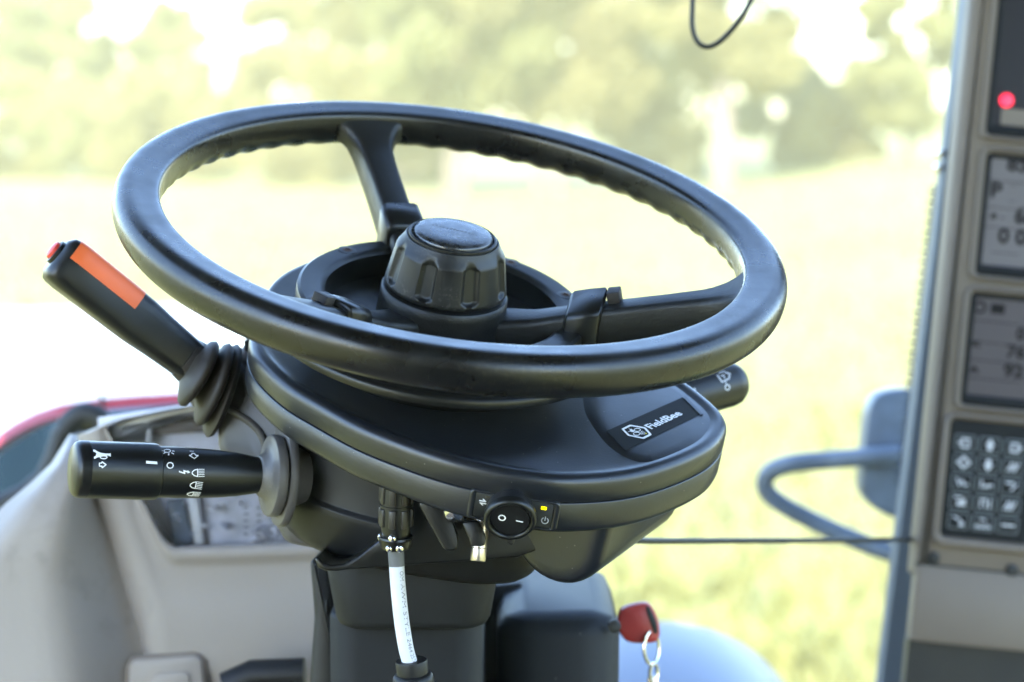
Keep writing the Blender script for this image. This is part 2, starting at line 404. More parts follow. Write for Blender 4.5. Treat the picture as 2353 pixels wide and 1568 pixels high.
tree('tree', 'tall roundish tree at the far left edge of the meadow', 125, 420, 92, 8.6, 4.6, LEAF[1], 46, 5200, .16, crown0=.34, group=G)
tree('tree', 'smaller tree right of the leftmost tree, left of the white sky gap', 390, 425, 92, 6.9, 3.2, LEAF[1], 32, 3200, .13, crown0=.3, group=G)
tree('tree', 'yellowish thin tree just right of the white sky gap', 655, 430, 82, 7.4, 3.6, LEAF[0], 34, 3600, .12, crown0=.15, group=G)
tree('tree', 'big leafy tree behind the far steering wheel spoke', 905, 438, 72, 10.5, 5.6, LEAF[0], 70, 7600, .17, crown0=.12, group=G)
tree('tree', 'big tree with two pale trunks showing inside the steering wheel', 1062, 440, 66, 10.5, 5.0, LEAF[1], 60, 6600, .17, bark=M_BARK, crown0=.24, group=G)
tree('tree', 'slender second trunk beside the twin pale trunks, seen inside the rim', 1032, 440, 67, 8.5, 2.6, LEAF[0], 20, 1600, .15, bark=M_BARK, crown0=.35, group=G)
tree('tree', 'large tree in the middle right with paired pale trunks over the rim', 1285, 440, 66, 11.0, 5.8, LEAF[0], 74, 8000, .16, bark=M_BARK, crown0=.24, group=G)
tree('tree', 'thin pale trunked tree left of the large middle right tree', 1238, 440, 67, 9.0, 2.6, LEAF[1], 20, 1600, .15, bark=M_BARK, crown0=.35, group=G)
tree('tree', 'leafy tree under the hanging black wire loop', 1490, 440, 69, 10.5, 4.8, LEAF[1], 60, 6200, .16, crown0=.15, group=G)
tree('tree', 'half bare tree with a thick pale trunk right of centre', 1662, 442, 58, 9.0, 4.4, LEAF[0], 44, 4600, .24, bark=M_BARK, crown0=.32, group=G)
tree('tree', 'tall tree on the right beside the blue grey cab pillar', 2085, 420, 62, 7.2, 3.0, LEAF[1], 40, 3800, .13, crown0=.1, group=G)
G = 'bushes under the far trees'
def bush(label, px, dist, hgt, wid, mat, leaves):
    tree('bush', label, px, 430, dist, hgt, wid, mat, 30, leaves, .05, crown0=.08, cat='bush', group=G)
bush('low bush at the very left edge under the tall tree', 30, 84, 3.6, 4.0, LEAF[0], 2600)
bush('rounded bush left of the wheel rim, below the leftmost tree', 185, 82, 3.4, 3.6, LEAF[1], 2600)
bush('yellowish bush between the left bushes and the wheel rim', 330, 80, 3.6, 3.6, LEAF[0], 2600)
bush('bush below the white sky gap at left', 490, 80, 3.0, 3.4, LEAF[0], 2300)
bush('low bush inside the rim left of the far spoke', 700, 76, 2.5, 3.6, LEAF[0], 2300)
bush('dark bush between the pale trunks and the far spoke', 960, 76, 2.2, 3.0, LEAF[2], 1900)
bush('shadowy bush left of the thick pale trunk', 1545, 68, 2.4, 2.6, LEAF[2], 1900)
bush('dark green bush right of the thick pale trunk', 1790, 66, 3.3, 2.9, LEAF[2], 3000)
bush('low bush below the white sky gap at right', 1935, 64, 2.2, 2.2, LEAF[0], 1600)

# ---- cab shell (what shades the picture)
FLOOR, ROOFZ = 1.12, 3.0
def boxg(x0, x1, y0, y1, z0, z1, b=.02):
    return xf(slab(rr(x1 - x0, y1 - y0, min(b * 2, .1), 4), z0, z1, b), T(((x0 + x1) / 2, (y0 + y1) / 2, 0)))
tag(mk('cab_floor', boxg(-.85, .85, -.9, 2.15, FLOOR - .08, FLOOR), pmat('floor_mat', (.02, .02, .02), .8, bump=.3, bscale=80)), 'dark cab floor under the steering column', 'floor', kind='structure')
rf = tag(mk('cab_roof', boxg(-.98, .98, -1.0, 1.95, ROOFZ, ROOFZ + .12), M_ROOF), 'cab roof above the driver', 'roof', kind='structure')
tag(mk('rear_blocker', boxg(-.85, .85, -.98, -.9, FLOOR, ROOFZ - .002), pmat('blocker_brown', (.13, .105, .09), .8)), 'added solid wall behind the camera keeping out rear light', 'wall', kind='structure')  # added windowless wall, keeps sun and meadow light off the controls

# ================================================================== STEERING WHEEL
sw = thing('steering_wheel', 'black three-spoke steering wheel with finger grips on its rim', 'steering wheel', W)
prof = catmull([(.0148, 0), (.0142, .0058), (.0112, .0108), (.0055, .0133), (-.0030, .0124), (-.0102, .0114), (-.0129, .0098), (-.0140, .0066), (-.0143, .0005),
                (-.0134, -.0062), (-.0100, -.0116), (-.0035, -.0146), (.0040, -.0142), (.0102, -.0109), (.0138, -.0056)], 3, closed=True)
SPK = (110.0, -9.5, 230.0)
def spfade(th):
    return min(1.0, min(abs((math.degrees(th) - s + 180) % 360 - 180) for s in SPK) / 9.0 - .6) if True else 1
rings = []; NS = 640
for i in range(NS):
    th = 2 * math.pi * i / NS; c, s = math.cos(th), math.sin(th); fade = max(0.0, spfade(th)); ring = []
    for p in prof:
        a = math.degrees(math.atan2(p.y, p.x)) % 360
        kk = math.cos((a - 240) / 42 * math.pi / 2) if abs(a - 240) < 42 else 0
        d = 1 + kk * fade * .04 * math.cos(60 * th)
        ring.append(((.2 + p.x * d) * c, (.2 + p.x * d) * s, p.y * d))
    rings.append(ring)
rings.append(rings[0]); g = loft(rings, False, False)
mk('rim', g, M_RIM, sw, W, sharp=60)
def lerp_tab(tab, r):
    for (a, *u), (b, *v) in zip(tab, tab[1:]):
        if r <= b: t = (r - a) / (b - a); t = max(0, t); return [p + (q - p) * t for p, q in zip(u, v)]
    return list(tab[-1][1:])
#          r      half-w  top     depth
STAB = [(.034, .016, -.0500, .030), (.060, .0125, -.0440, .031), (.100, .0110, -.0290, .030), (.140, .0108, -.0150, .028),
        (.165, .0120, -.0060, .025), (.176, .0150, -.0005, .022), (.183, .0195, .0040, .019), (.188, .0265, .0070, .017), (.1925, .0400, .0088, .015), (.195, .050, .0090, .014)]
def spoke_sec(r, ang, grow=0.0, far=0.0, near=0.0):
    hw, top, dp = lerp_tab(STAB, r); hw += grow; top += grow; dp += 2 * grow; c_ = min(.0045, hw * .35)
    q = [(-hw, top - c_ + near), (-hw + c_ * .35, top - c_ * .3 + near), (-hw + c_, top + near), (hw - c_, top + far), (hw - c_ * .35, top - c_ * .3 + far), (hw, top - c_ + far),
         (hw * .96, top - dp + .004), (hw * .8, top - dp), (-hw * .8, top - dp), (-hw * .96, top - dp + .004)]
    a = R(ang); d, t_ = Vector((math.cos(a), math.sin(a), 0)), Vector((-math.sin(a), math.cos(a), 0))
    out = []
    for u, v in q:
        k = math.sqrt(max(0, r * r - u * u)) if r > .17 else r     # follow the rim's curve near it
        out.append(d * (k if r > .17 else r) + t_ * u + Vector((0, 0, v)))
    return out
for a in SPK:
    rs = [.034 + i * .004 for i in range(33)] + [.168 + i * .003 for i in range(10)]
    sp = mk('spoke', loft([spoke_sec(r, a) for r in rs]), M_SPOKE, sw, W, sharp=50)
# hub: ring, well, screws, base, knob
mk('hub_ring', ring_lathe([(.0925, -.0455), (.0945, -.0470), (.0950, -.0500), (.0950, -.066), (.079, -.092), (.0765, -.092), (.0765, -.0480), (.0785, -.0460), (.0810, -.0450)], 96), M_BLACK, sw, W)
mk('hub_well', lathe([(.0, -.0915), (.0772, -.0915), (.0772, -.0935), (0, -.0935)], 64, False, False), M_BLACK, sw, W)
for px, py in ((795, 573), (725, 687), (1300, 678), (1180, 600), (1010, 800)):
    x, y = wl(px, py, -.045); k = .0865 / math.hypot(x, y); x *= k; y *= k
    s = mk('screw', ring_lathe([(.0033, -.0447), (.0062, -.0449), (.0062, -.0470), (.0033, -.0465)], 20), M_BLACK, sw, W @ T((x, y, 0)))
    mk('screw_head', lathe([(.0, -.0462), (.0030, -.0462), (.0034, -.0447), (.0018, -.0444), (.0016, -.0452), (0, -.0452)], 14, False, False), M_RUST, s, W @ T((x, y, 0)))
mk('hub_base', lathe([(0, -.0400), (.0400, -.0402), (.0412, -.0415), (.0414, -.046), (.0425, -.066), (.046, -.0915), (0, -.0915)], 72, False, False), M_SPOKE, sw, W)
def knob():
    prof_ = [(.0, -.0050), (.0285, -.0050), (.0292, -.0036), (.0300, -.0036), (.0312, -.0060), (.0330, -.0090), (.0345, -.0110)]
    for i in range(34):
        t = i / 33; prof_.append((.0352 + .0042 * t, -.0125 - .0225 * t))
    prof_ += [(.0395, -.0365), (.0390, -.0378), (.0375, -.0384), (.0, -.0384)]
    n_ = 300; rings_ = []
    for r, z in prof_:
        ring = []
        for j in range(n_):
            th = 2 * math.pi * j / n_; ph = ((th * 8 / (2 * math.pi) + .967) % 1) - .5
            v = (z + .0225) / .0125                                   # flute centre / half length
            ww = max(0.0, 1 - (abs(ph) / .20) ** 2 - max(0, abs(v) - .72) ** 2 * 12.7); d = 0
            if abs(v) < 1 and ww > 0: d = .0028 * min(1, ww * 1.5) ** .75
            ring.append(((r - d) * math.cos(th), (r - d) * math.sin(th), z))
        rings_.append(ring)
    return loft(rings_, False, False)
kn = mk('adjuster_knob', knob(), M_KNOB, sw, W, sharp=55)
mk('knob_ring', ring_lathe([(.0262, -.0052), (.0266, -.0022), (.0276, -.0014), (.0286, -.0022), (.0288, -.0052)], 72), M_KNOB, kn, W)
cap = mk('knob_cap', lathe([(.0254, -.0054), (.0254, -.0014), (.0246, -.0003), (.022, .0006), (.014, .0012), (.006, .0014), (0, .00145)], 64, True, False), M_CAP, kn, W)
# worn maker's lettering on the cap: only an unreadable scuffed streak is left
pl = []
rnd = random.Random(3)
for i in range(13):
    u = -.0150 + i * .0024; pl.append([(u, .0006), (u + .0016, .0006), (u + .0013, rnd.uniform(.0018, .0032)), (u + .0002, rnd.uniform(.0014, .0028))])
pl += [[(-.017, -.0002), (.016, -.0002), (.0155, .0003), (-.0165, .0003)]]
a = R(-14); M_SCUFF = pmat('scuffed_print', (.10, .105, .115), .6, cvar=.5, cscale=500)
def capz(x, y):
    u, v = x * math.cos(a) - y * math.sin(a), x * math.sin(a) + y * math.cos(a); r = math.hypot(u, v)
    return (u, v, .00145 - .00085 * (r / .022) ** 2 + .0001)
mk('worn_mark', printed(pl, capz), M_SCUFF, cap, W, smooth=False)
# the clamps that hold the drive ring to the spokes
for a, r0, r1 in ((110.0, .083, .106), (-9.5, .080, .103), (230.0, .083, .104)):
    near, far = (-.001, .006) if a < 0 else (.002, .002)
    rs = [r0, r0 + .001, r0 + .002, (r0 + r1) / 2, r1 - .002, r1 - .001, r1]; gr = [.0005, .0022, .0030, .0032, .0030, .0022, .0005]
    cl = mk('spoke_clamp', loft([spoke_sec(r, a, g_, far, near) for r, g_ in zip(rs, gr)]), M_STEEL, sw, W, sharp=55)
    d = Vector((math.cos(R(a)), math.sin(R(a)), 0)); t_ = Vector((-d.y, d.x, 0))
    if a < 0 or a > 200:
        hw, top, dp = lerp_tab(STAB, r1 + .004); sgn = 1 if a < 0 else -1
        o = d * (r1 + .005) + t_ * (sgn * .006) + Vector((0, 0, top + (.0035 if a < 0 else .001)))
        M_ = W @ frame(o, d, t_, Vector((0, 0, 1)))
        mk('strap_end', xf(slab(rr(.0085, .012, .0012, 3), -.0055, .0045, .0008), Matrix.Rotation(R(-18), 4, 'Y')), M_RUBBER, cl, M_, sharp=35)
lx = W @ frame(Vector((-.062, -.052, -.044)), Vector((.80, -.60, .0)).normalized(), Vector((.6, .8, .0)).normalized(), Vector((0, 0, 1)))
mk('release_lever', xf(slab(rr(.040, .009, .0035, 4), 0, .0035, .001), Matrix.Rotation(R(14), 4, 'Y')), M_BLACK, sw, lx)

# ================================================================== AUTO-STEER UNIT
au = thing('steering_motor_unit', 'black textured steering motor unit with white logo label under the wheel', 'steering motor', W)
PLAN = [(-.1172, -.0303), (-.1077, -.0536), (-.0899, -.0798), (-.0704, -.0984), (-.043, -.1215), (-.018, -.1359), (.0091, -.1478), (.0357, -.1541), (.0622, -.1563),
        (.0889, -.1529), (.123, -.1377), (.1516, -.114), (.1770, -.0830), (.1890, -.054), (.1895, -.033), (.181, -.012), (.166, .012), (.145, .034), (.115, .058), (.085, .085),
        (.045, .111), (0, .12), (-.046, .111), (-.085, .085), (-.111, .046), (-.12, 0)]
PL = [tuple(p) for p in catmull(PLAN, 6, closed=True)]
top_levels = [(.0004, -.1000), (0, -.0994), (0, -.0905), (.0005, -.0880), (.0017, -.0859), (.0036, -.0846), (.0058, -.0841), (.0076, -.0843), (.0092, -.0849), (.0110, -.0855), (.0135, -.0858)]
rings = [[(x, y, z) for x, y in (inset(PL, d_) if d_ else PL)] for d_, z in top_levels]
base = rings[-1]
for k in range(1, 21):
    t = k / 20; ring = []
    for x, y, z in base:
        r_ = math.hypot(x, y); f_ = .045 / r_; d0 = r_ - .045; e = min(d0 * t, .075)
        ring.append((x + (x * f_ - x) * t, y + (y * f_ - y) * t, -.0858 - .012 * e * (1 - e / .15)))
    rings.append(ring)
mk('upper_shell', loft(rings), M_UNIT, au, W, sharp=50)
low_levels = [(.006, -.1200), (.0026, -.1194), (.0008, -.1175), (0, -.1150), (0, -.1014), (.0005, -.1009)]
def thick(x): t = max(0, min(1, (x + .04) / .12)); return 1 + .12 * t * t * (3 - 2 * t)
mk('lower_shell', loft([[(x, y, -.1004 + (z + .1004) * thick(x)) for x, y in (inset(PL, d_) if d_ else PL)] for d_, z in low_levels]), M_UNIT, au, W, sharp=50)
mk('seam_strip', prism(PL, [(.0016, -.1016), (.0016, -.0990)]), M_GASKET, au, W)
mk('drive_ring', lathe([(0, -.0890), (.050, -.0890), (.050, -.0720), (.1100, -.0700), (.1135, -.0686), (.1142, -.0660), (.1136, -.0632), (.1120, -.0620), (.1095, -.0618), (.093, -.0640), (0, -.0640)], 120, False, False), M_BLACK, au, W)
# raised motor cover with the label recess
HP = -.0840
def HPf(x, y): return -.0845 - .004 * (y + .10) - .004 * (x - .14)
arc = [wl(px, py, HP) for px, py in ((1332, 880), (1333, 915), (1345, 955), (1385, 1012), (1428, 1046), (1470, 1062), (1510, 1066))]
edge = [(p[0], p[1]) for p in inset(PL, .0050)]
ed = [p for p in edge if p[0] > .128 and p[1] < .012 and p[0] > arc[-1][0] + .006]
ed.sort(key=lambda p: math.atan2(p[1] + .03, p[0] - .10))
pad = [tuple(p) for p in catmull([Vector(p) for p in arc], 5)] + ed + [(.140, .022), (.115, .022)]
mk('motor_cover', loft([[(x, y, -.0892 + (HPf(x, y) + .0892) * k_) for x, y in (inset(pad, i_) if i_ else pad)] for i_, k_ in ((0, 0), (.0, .50), (.0030, .68), (.0060, .84), (.0090, .95), (.0125, 1))]), M_UNIT, au, W, sharp=50)
def ZA(x, y): return ((1510 + x / 9.412) * .91914, (990 + y / 9.412) * .91914)
def lab(h):
    def f(x, y):
        z = HP
        for _ in range(6): p = wl(*ZA(x, y), z + h); z = HPf(*p)
        return (p[0], p[1], z + h)
    return f
lb = mk('logo_plate', join(loft([[lab(-.002)(*p) for p in ((60, 825), (500, 1290), (2265, 440), (1850, 30))], [lab(.0002)(*p) for p in ((60, 825), (500, 1290), (2265, 440), (1850, 30))]])), M_LABEL, au, W, smooth=False)
mk('plate_edge', loft([[lab(-.002)(*p) for p in ((1870, 40), (2272, 445), (2335, 425), (1920, 15))], [lab(.0007)(*p) for p in ((1870, 40), (2272, 445), (2335, 425), (1920, 15))]]), M_UNIT, lb, W, smooth=False)
hexo = [(415, 772), (590, 685), (625, 680), (955, 738), (985, 750), (1115, 900), (1110, 925), (950, 1008), (915, 1010), (580, 940), (555, 930), (420, 790)]
hexc = (767, 846); hexi = [(hexc[0] + (x - hexc[0]) * .82, hexc[1] + (y - hexc[1]) * .78) for x, y in hexo]
pl = [[hexo[i], hexo[(i + 1) % 12], hexi[(i + 1) % 12], hexi[i]] for i in range(12)]
pl += ringp((783, 802), 74, 36, 17) + ringp((770, 893), 78, 36, 17)
pl += [[(605, 788), (640, 775), (680, 800), (725, 822), (705, 850), (660, 852), (620, 838), (612, 812)]]
pl += stroke([(585, 768), (625, 800)], 9) + stroke([(570, 845), (625, 825)], 9)
for x0, y0, s in ((905, 868, 1.0), (938, 876, .8), (968, 882, .62)):
    pl += stroke([(x0 - 4 * s, y0 - 40 * s), (x0 - 36 * s, y0 - 12 * s), (x0 - 36 * s, y0 + 14 * s), (x0 - 14 * s, y0 + 36 * s)], 13 * s + 3)
mk('hexagon_bee_mark', printed(pl, lab(.0005)), M_WHITE, lb, W, smooth=False)
mk('sting_mark', printed([[(962, 886), (985, 868), (1012, 888), (985, 905)]], lab(.0005)), M_YEL, lb, W, smooth=False)
mk('label_lettering', mapg(text_geo('FieldBee', .022, .98), lambda x, y: lab(.0005)(1118 + 742 * x - 182 * y, 782 - 352 * x - 84 * y)), M_WHITE, lb, W, smooth=False)
# motor can below the unit, lying across it
d = Vector((.525, .85, 0)).normalized(); t_ = Vector((.85, -.525, 0)).normalized()
mo = Vector((*wl(1288, 1222, -.1425), -.1425))
U = []
for i in range(19):
    b = R(-180 + 180 * i / 18); U.append((.0335 * math.cos(b), .0335 * math.sin(b)))
U += [(.0345, .014), (.0352, .028), (-.0352, .028), (-.0345, .014)]
mk('motor_housing', prism(U, [(.0130, -.0085), (.0085, -.0082), (.0050, -.0072), (.0022, -.0054), (.0006, -.0028), (0, .0005), (0, .095), (.004, .099)]), M_UNIT, au, W @ frame(mo, t_, Vector((0, 0, 1)), d), sharp=50)
# switch boss, bezel, rocker
sx = .0545
SN = Vector((.035, -math.cos(R(13)), -math.sin(R(13)))).normalized()
SX = (Vector((1, 0, 0)) - SN * SN.x).normalized(); SY = SN.cross(SX)
if SY.z < 0: SX, SY = SX, -SY
SO = WI @ C(1172, 1191, 1.3120)
SM = W @ frame(SO, SX, SX.cross(SN) * -1, SN) @ Matrix.Diagonal((1.0, 1.0, 1.0, 1))
mk('switch_collar', lathe([(0, -.016), (.0125, -.016), (.0150, -.004), (.0152, -.0012), (.0140, -.0005), (0, -.0005)], 40, False, False), M_UNIT, au, SM, sharp=50)
PX_ = Vector((1, -.06, 0)).normalized(); PN_ = Vector((PX_.y, -PX_.x, 0))
PM = W @ frame(Vector((*wl(1180, 1171, -.1092), -.1092)), PX_, Vector((0, 0, 1)), PN_)
pn = mk('switch_panel', prism(rr(.0470, .0165, .0008, 3), [(0, -.006), (0, .0010), (.0003, .0013)]), M_GASKET, au, PM, sharp=50)
mk('panel_rim', ring_plate_(rr(.0545, .0195, .0030, 4), rr(.0472, .0167, .0008, 4), -.006, .0017, .0005), M_UNIT, au, PM, sharp=50)
swt = mk('rocker_switch', ring_lathe([(.0122, -.002), (.0122, .0018), (.0128, .0028), (.0140, .0032), (.0152, .0026), (.0158, .0012), (.0158, -.002)], 56), M_BLACK, au, SM, sharp=50)
rk = []
for i in range(15):
    t = -1 + 2 * i / 14; rk.append(t)
def rocker():
    N_ = 40; rings_ = []
    for q in (1.0, .97, .8, .5, .2):
        ring = []
        for j in range(N_):
            b = 2 * math.pi * j / N_; x = .0118 * q * math.cos(b); y = .0118 * q * math.sin(b)
            z = .0010 + .0016 * (x / .0118) - .0006 * (y / .0118)
            ring.append((x, y, z if q < .99 else -.002))
        rings_.append(ring)
    return loft(rings_, False, True)
rkm = mk('rocker', rocker(), M_BLACK, swt, SM, sharp=50)
def rz(x, y): return (x, y, .0010 + .0016 * (x / .0118) - .0006 * (y / .0118) + .0002)
mk('off_mark', printed(ringp((-.0048, 0), .0019, .0019, .0008), rz), M_WHITE, rkm, SM, smooth=False)
mk('on_mark', printed([[(.0035, -.0004), (.0078, -.0004), (.0078, .0004), (.0035, .0004)]], rz), M_WHITE, rkm, SM, smooth=False)
flat = lambda z: (lambda x, y: (x, y, z))
def sh(pl_, dx, dy): return [[(x + dx, y + dy) for x, y in p] for p in pl_]
arr = stroke([(-.0205, .0046), (-.0168, .0046)], .0008) + [[(-.0178, .0046), (-.0164, .0046), (-.0184, .0062), (-.0190, .0060)]] + stroke([(-.0200, .0031), (-.0164, .0031)], .0008) + [[(-.0190, .0031), (-.0204, .0031), (-.0184, .0015), (-.0178, .0017)]]
mk('data_mark', printed(sh(arr, -.0003, -.0016), flat(.0015)), M_WHITE, pn, PM, smooth=False)
mk('power_mark', printed(sh(ringp((.0207, .0030), .0020, .0020, .0006, 20, 120, 420) + stroke([(.0207, .0030), (.0207, .0056)], .0006), -.0012, -.0062), flat(.0015)), M_GREYPR, pn, PM, smooth=False)
mk('led_light', xf(slab(rr(.0034, .0019, .0004, 2), 0, .0021, .0002), T((.0176, .0050, 0))), M_LEDY, pn, PM)
mk('led_window', xf(slab(rr(.0030, .0016, .0004, 2), 0, .0016, .0001), T((-.0165, .0062, 0))), M_LEDOFF, pn, PM)

# ================================================================== CABLE AND PLUG
CO = C(912, 1116, 1.352); CDIR = (C(908, 1262, 1.360) - CO).normalized()
cb = thing('motor_cable', 'white printed cable with black plug hanging below the motor unit', 'cable', T(CO))
CM = frame_z(CO, CDIR, RIGHT)
mk('plug_body', lathe([(0, -.004), (.0098, -.004), (.0098, .0115), (.0104, .0118), (.0104, .0128), (.0098, .0132), (.0096, .024), (.0088, .0290), (.0078, .0330), (0, .0330)], 40, False, False), M_BLACK, cb, CM)
M_RIB = pmat('plug_rib', (.022, .019, .017), .38)
for i in range(8):
    b = 2 * math.pi * i / 8 + .2; o = Matrix.Rotation(b, 4, 'Z')
    mk('plug_rib', xf(slab(rr(.0022, .0042, .0006, 2), .0138, .0250, .0006), o @ T((.0097, 0, 0))), M_RIB, cb, CM)
    mk('plug_rib', xf(slab(rr(.0022, .0042, .0006, 2), -.003, .0105, .0006), o @ T((.0097, 0, 0))), M_RIB, cb, CM)
ck = mk('strain_clamp', ring_lathe([(.0070, .0318), (.0104, .0318), (.0108, .0330), (.0102, .0342), (.0098, .0370), (.0085, .0396), (.0062, .0400)], 40), M_STEEL, cb, CM)
for b, z, s in ((100, .0312, .0026), (70, .0372, .0027), (112, .0376, .0022), (180, .0330, .0028)):
    p = Matrix.Rotation(R(b), 4, 'Z') @ Vector((.0094, 0, z))
    mk('clamp_screw', lathe([(0, .0016), (s * .5, .0015), (s * .9, .0008), (s, 0), (s, -.002), (0, -.002)], 16, False, False), M_CHROME, ck, CM @ frame_z(p, Vector((p.x, p.y, 0))))
path = catmull([CO + CDIR * .036, C(911, 1290, 1.362), C(914, 1340, 1.362), C(922, 1420, 1.362), C(933, 1490, 1.362), C(944, 1530, 1.362), C(950, 1556, 1.363)], 8)
mk('sleeve', tube(path[:11], lambda s: .0052 - .0004 * s, 20), M_GREY, cb)
cbo = mk('cable_jacket', tube(path, .0047, 20), M_CABLE, cb)
tg = text_geo('OM AWM STYLE 2464/2576  -', .0, 1.02)
def oncable(u, v):
    s = .25 + .60 * u; f_ = s * (len(path) - 1); i = min(int(f_), len(path) - 2); p = path[i].lerp(path[i + 1], f_ - i)
    t = (path[i + 1] - path[i]).normalized(); x = (RIGHT - t * RIGHT.dot(t)).normalized(); y = t.cross(x)
    if y.dot(FWD) > 0: y = -y
    b = R(58) - v * R(34) + R(0)
    return p + (x * math.cos(R(90) - b) * 1 + y * math.sin(R(90) - b)) * .00478
mk('cable_lettering', mapg(tg, lambda u, v: oncable(u, 1 - v)), M_INK, cbo, smooth=False)
EO = C(945, 1517, 1.3625); ED = (C(950, 1568, 1.365) - EO).normalized(); EM = frame_z(EO, ED, RIGHT)
mk('lower_plug', lathe([(0, 0), (.0095, .0002), (.0100, .0015), (.0098, .0085), (.0112, .0090), (.0124, .0105), (.0128, .0135), (.0126, .0150), (.0130, .0165), (.0132, .06), (.010, .066), (0, .066)], 40, False, False), M_COVER2, cb, EM)

# ================================================================== MOUNTING BRACKET
br = thing('mounting_bracket', 'black steel mounting bracket bolted under the motor unit', 'bracket', T(C(960, 1290, 1.375)))
def plate(pts, d0, d1, b=.001):
    """polygon in the plane facing the camera at distance d0, given thickness towards d1, bevelled"""
    o = C(*pts[0], d0); k = d0 / F
    loc = [((x - pts[0][0]) * k, -(y - pts[0][1]) * k) for x, y in pts]
    return xf(slab(loc, 0, d1 - d0, b), frame(o, RIGHT, -DOWN, FWD))
pts = [(722, 1284), (732, 1305), (748, 1312), (775, 1313), (800, 1309), (1190, 1281), (1240, 1262), (1255, 1180), (1180, 1140), (930, 1140), (905, 1196), (880, 1235), (850, 1258), (822, 1280), (790, 1296), (762, 1299), (742, 1293), (730, 1280)]
mk('base_plate', plate(pts, 1.375, 1.47, .0012), M_STEEL, br, sharp=50)
for nm, pth, d0 in (('flat_arm', [(955, 1158), (1015, 1235), (1040, 1262), (1040, 1255), (1052, 1262), (1053, 1240), (1035, 1190), (990, 1150)], 1.352),):
    mk(nm, plate(round_poly([(958, 1155), (1012, 1250), (1022, 1266), (1050, 1266), (1054, 1240), (1040, 1195), (1000, 1145)], 12), 1.350, 1.358, .001), M_STEEL, br, sharp=50)
mk('flat_arm', plate(round_poly([(1060, 1200), (1078, 1240), (1082, 1256), (1114, 1256), (1117, 1236), (1100, 1196)], 12), 1.340, 1.349, .001), M_STEEL, br, sharp=50)
mk('flat_arm', plate(round_poly([(1000, 1180), (1040, 1200), (1190, 1225), (1200, 1195), (1050, 1165)], 10), 1.362, 1.372, .001), M_STEEL, br, sharp=50)
mk('flat_arm', plate(round_poly([(1150, 1215), (1160, 1245), (1178, 1255), (1185, 1240), (1178, 1215)], 8), 1.343, 1.350, .001), M_STEEL, br, sharp=50)
PO = C(1098, 1290, 1.350)
mk('silver_pin', lathe([(0, .0), (.0042, .0), (.0047, .0006), (.0047, .0075), (.0043, .0078), (.0047, .0082), (.0047, .030), (0, .030)], 28, False, False), M_ZINC, br, frame_z(PO, camv(.10, -1, .12)))
BO = C(1045, 1182, 1.338)
mk('bolt_head', lathe([(0, -.0028), (.0045, -.0024), (.0066, -.0010), (.0070, 0), (.0070, .002), (.0055, .0024), (.0055, .010), (0, .010)], 28, False, False), M_CHROME, br, frame_z(BO, camv(.05, -.72, .7)))

# ================================================================== COLUMN COVER
cc = thing('column_cover', 'grey brown moulded cover around the steering column', 'column cover', T(C(800, 1270, 1.45)))
side = round_poly([(496, 930), (497, 868), (514, 846), (600, 858), (800, 900), (930, 960), (930, 1240), (720, 1262), (655, 1248), (594, 1140), (500, 1036)], 16, 3)
mk('side_panel', plate(side, 1.462, 1.57, .006), M_COVER, cc, sharp=50)
mk('cover_ridge', tube(catmull([C(490, 918, 1.4615), C(530, 942, 1.4615), C(568, 966, 1.4615), C(592, 988, 1.4615), C(606, 1012, 1.4615), C(612, 1040, 1.4615)], 5), .0026, 10), M_COVER, cc)
back = round_poly([(512, 852), (562, 790), (566, 742), (700, 742), (780, 850), (760, 900)], 8, 3)
mk('upper_panel', plate(back, 1.50, 1.60, .004), M_COVER, cc, sharp=50)
mk('slot', plate([(561, 782), (569, 782), (569, 806), (561, 806)], 1.4965, 1.502, .0005), M_GASKET, cc)
# rounded front shell in the column frame
plan = [tuple(p) for p in catmull([(-.098, .03), (-.1015, -.006), (-.0975, -.037), (-.080, -.060), (-.044, -.076), (.0, -.082), (.045, -.080), (.075, -.06), (.085, 0), (.07, .05), (0, .07), (-.07, .06)], 6, closed=True)]
lev = [(.030, -.2145), (.018, -.2140), (.009, -.2110), (.004, -.2060), (.0012, -.1990), (0, -.1920), (0, -.1800), (0, -.1745), (.0006, -.1735), (.0032, -.1722), (.0040, -.1712), (.0040, -.1400), (.006, -.1345), (.011, -.1305), (.020, -.128), (.03, -.127)]
mk('front_shell', prism(plan, lev), M_COVER2, cc, W @ T((.011, .0, 0)), sharp=50)

# ================================================================== LEFT STALK
SA, SB = C(612, 1093, 1.410), C(166, 1078, 1.362)
SAX = (SB - SA).normalized(); LEN = (SB - SA).length
sk = thing('light_stalk', 'black light and horn stalk with white symbols, left of the column', 'stalk', T(SA))
KM = frame_z(SA, SAX, FWD)
sprof = [(0, -.01), (.0108, -.01), (.0110, .003), (.0122, .010), (.0138, .020), (.0150, .032), (.01575, .046), (.0160, .060), (.0161, .0712)]
mk('stalk_arm', lathe(sprof + [(0, .0712)], 56, False, False), M_STALK, sk, KM)
r1 = .0178; x1 = LEN
mk('twist_barrel', lathe([(0, .0705), (.0160, .0705), (.0172, .0712), (.0177, .0730), (r1, .078), (r1, x1 - .0090), (r1 + .0001, x1 - .0088), (r1, x1 - .0086), (r1, x1 - .0042), (r1 - .0010, x1 - .0016), (r1 - .0032, x1), (0, x1 + .0008)], 56, False, False), M_STALK, sk, KM)
def stalk_r(u):
    if u > .0722: return r1
    for (a0, b0), (a1, b1) in zip(sprof, sprof[1:]):
        if b0 <= u <= b1: return a0 + (a1 - a0) * (u - b0) / max(1e-9, b1 - b0)
    return .016
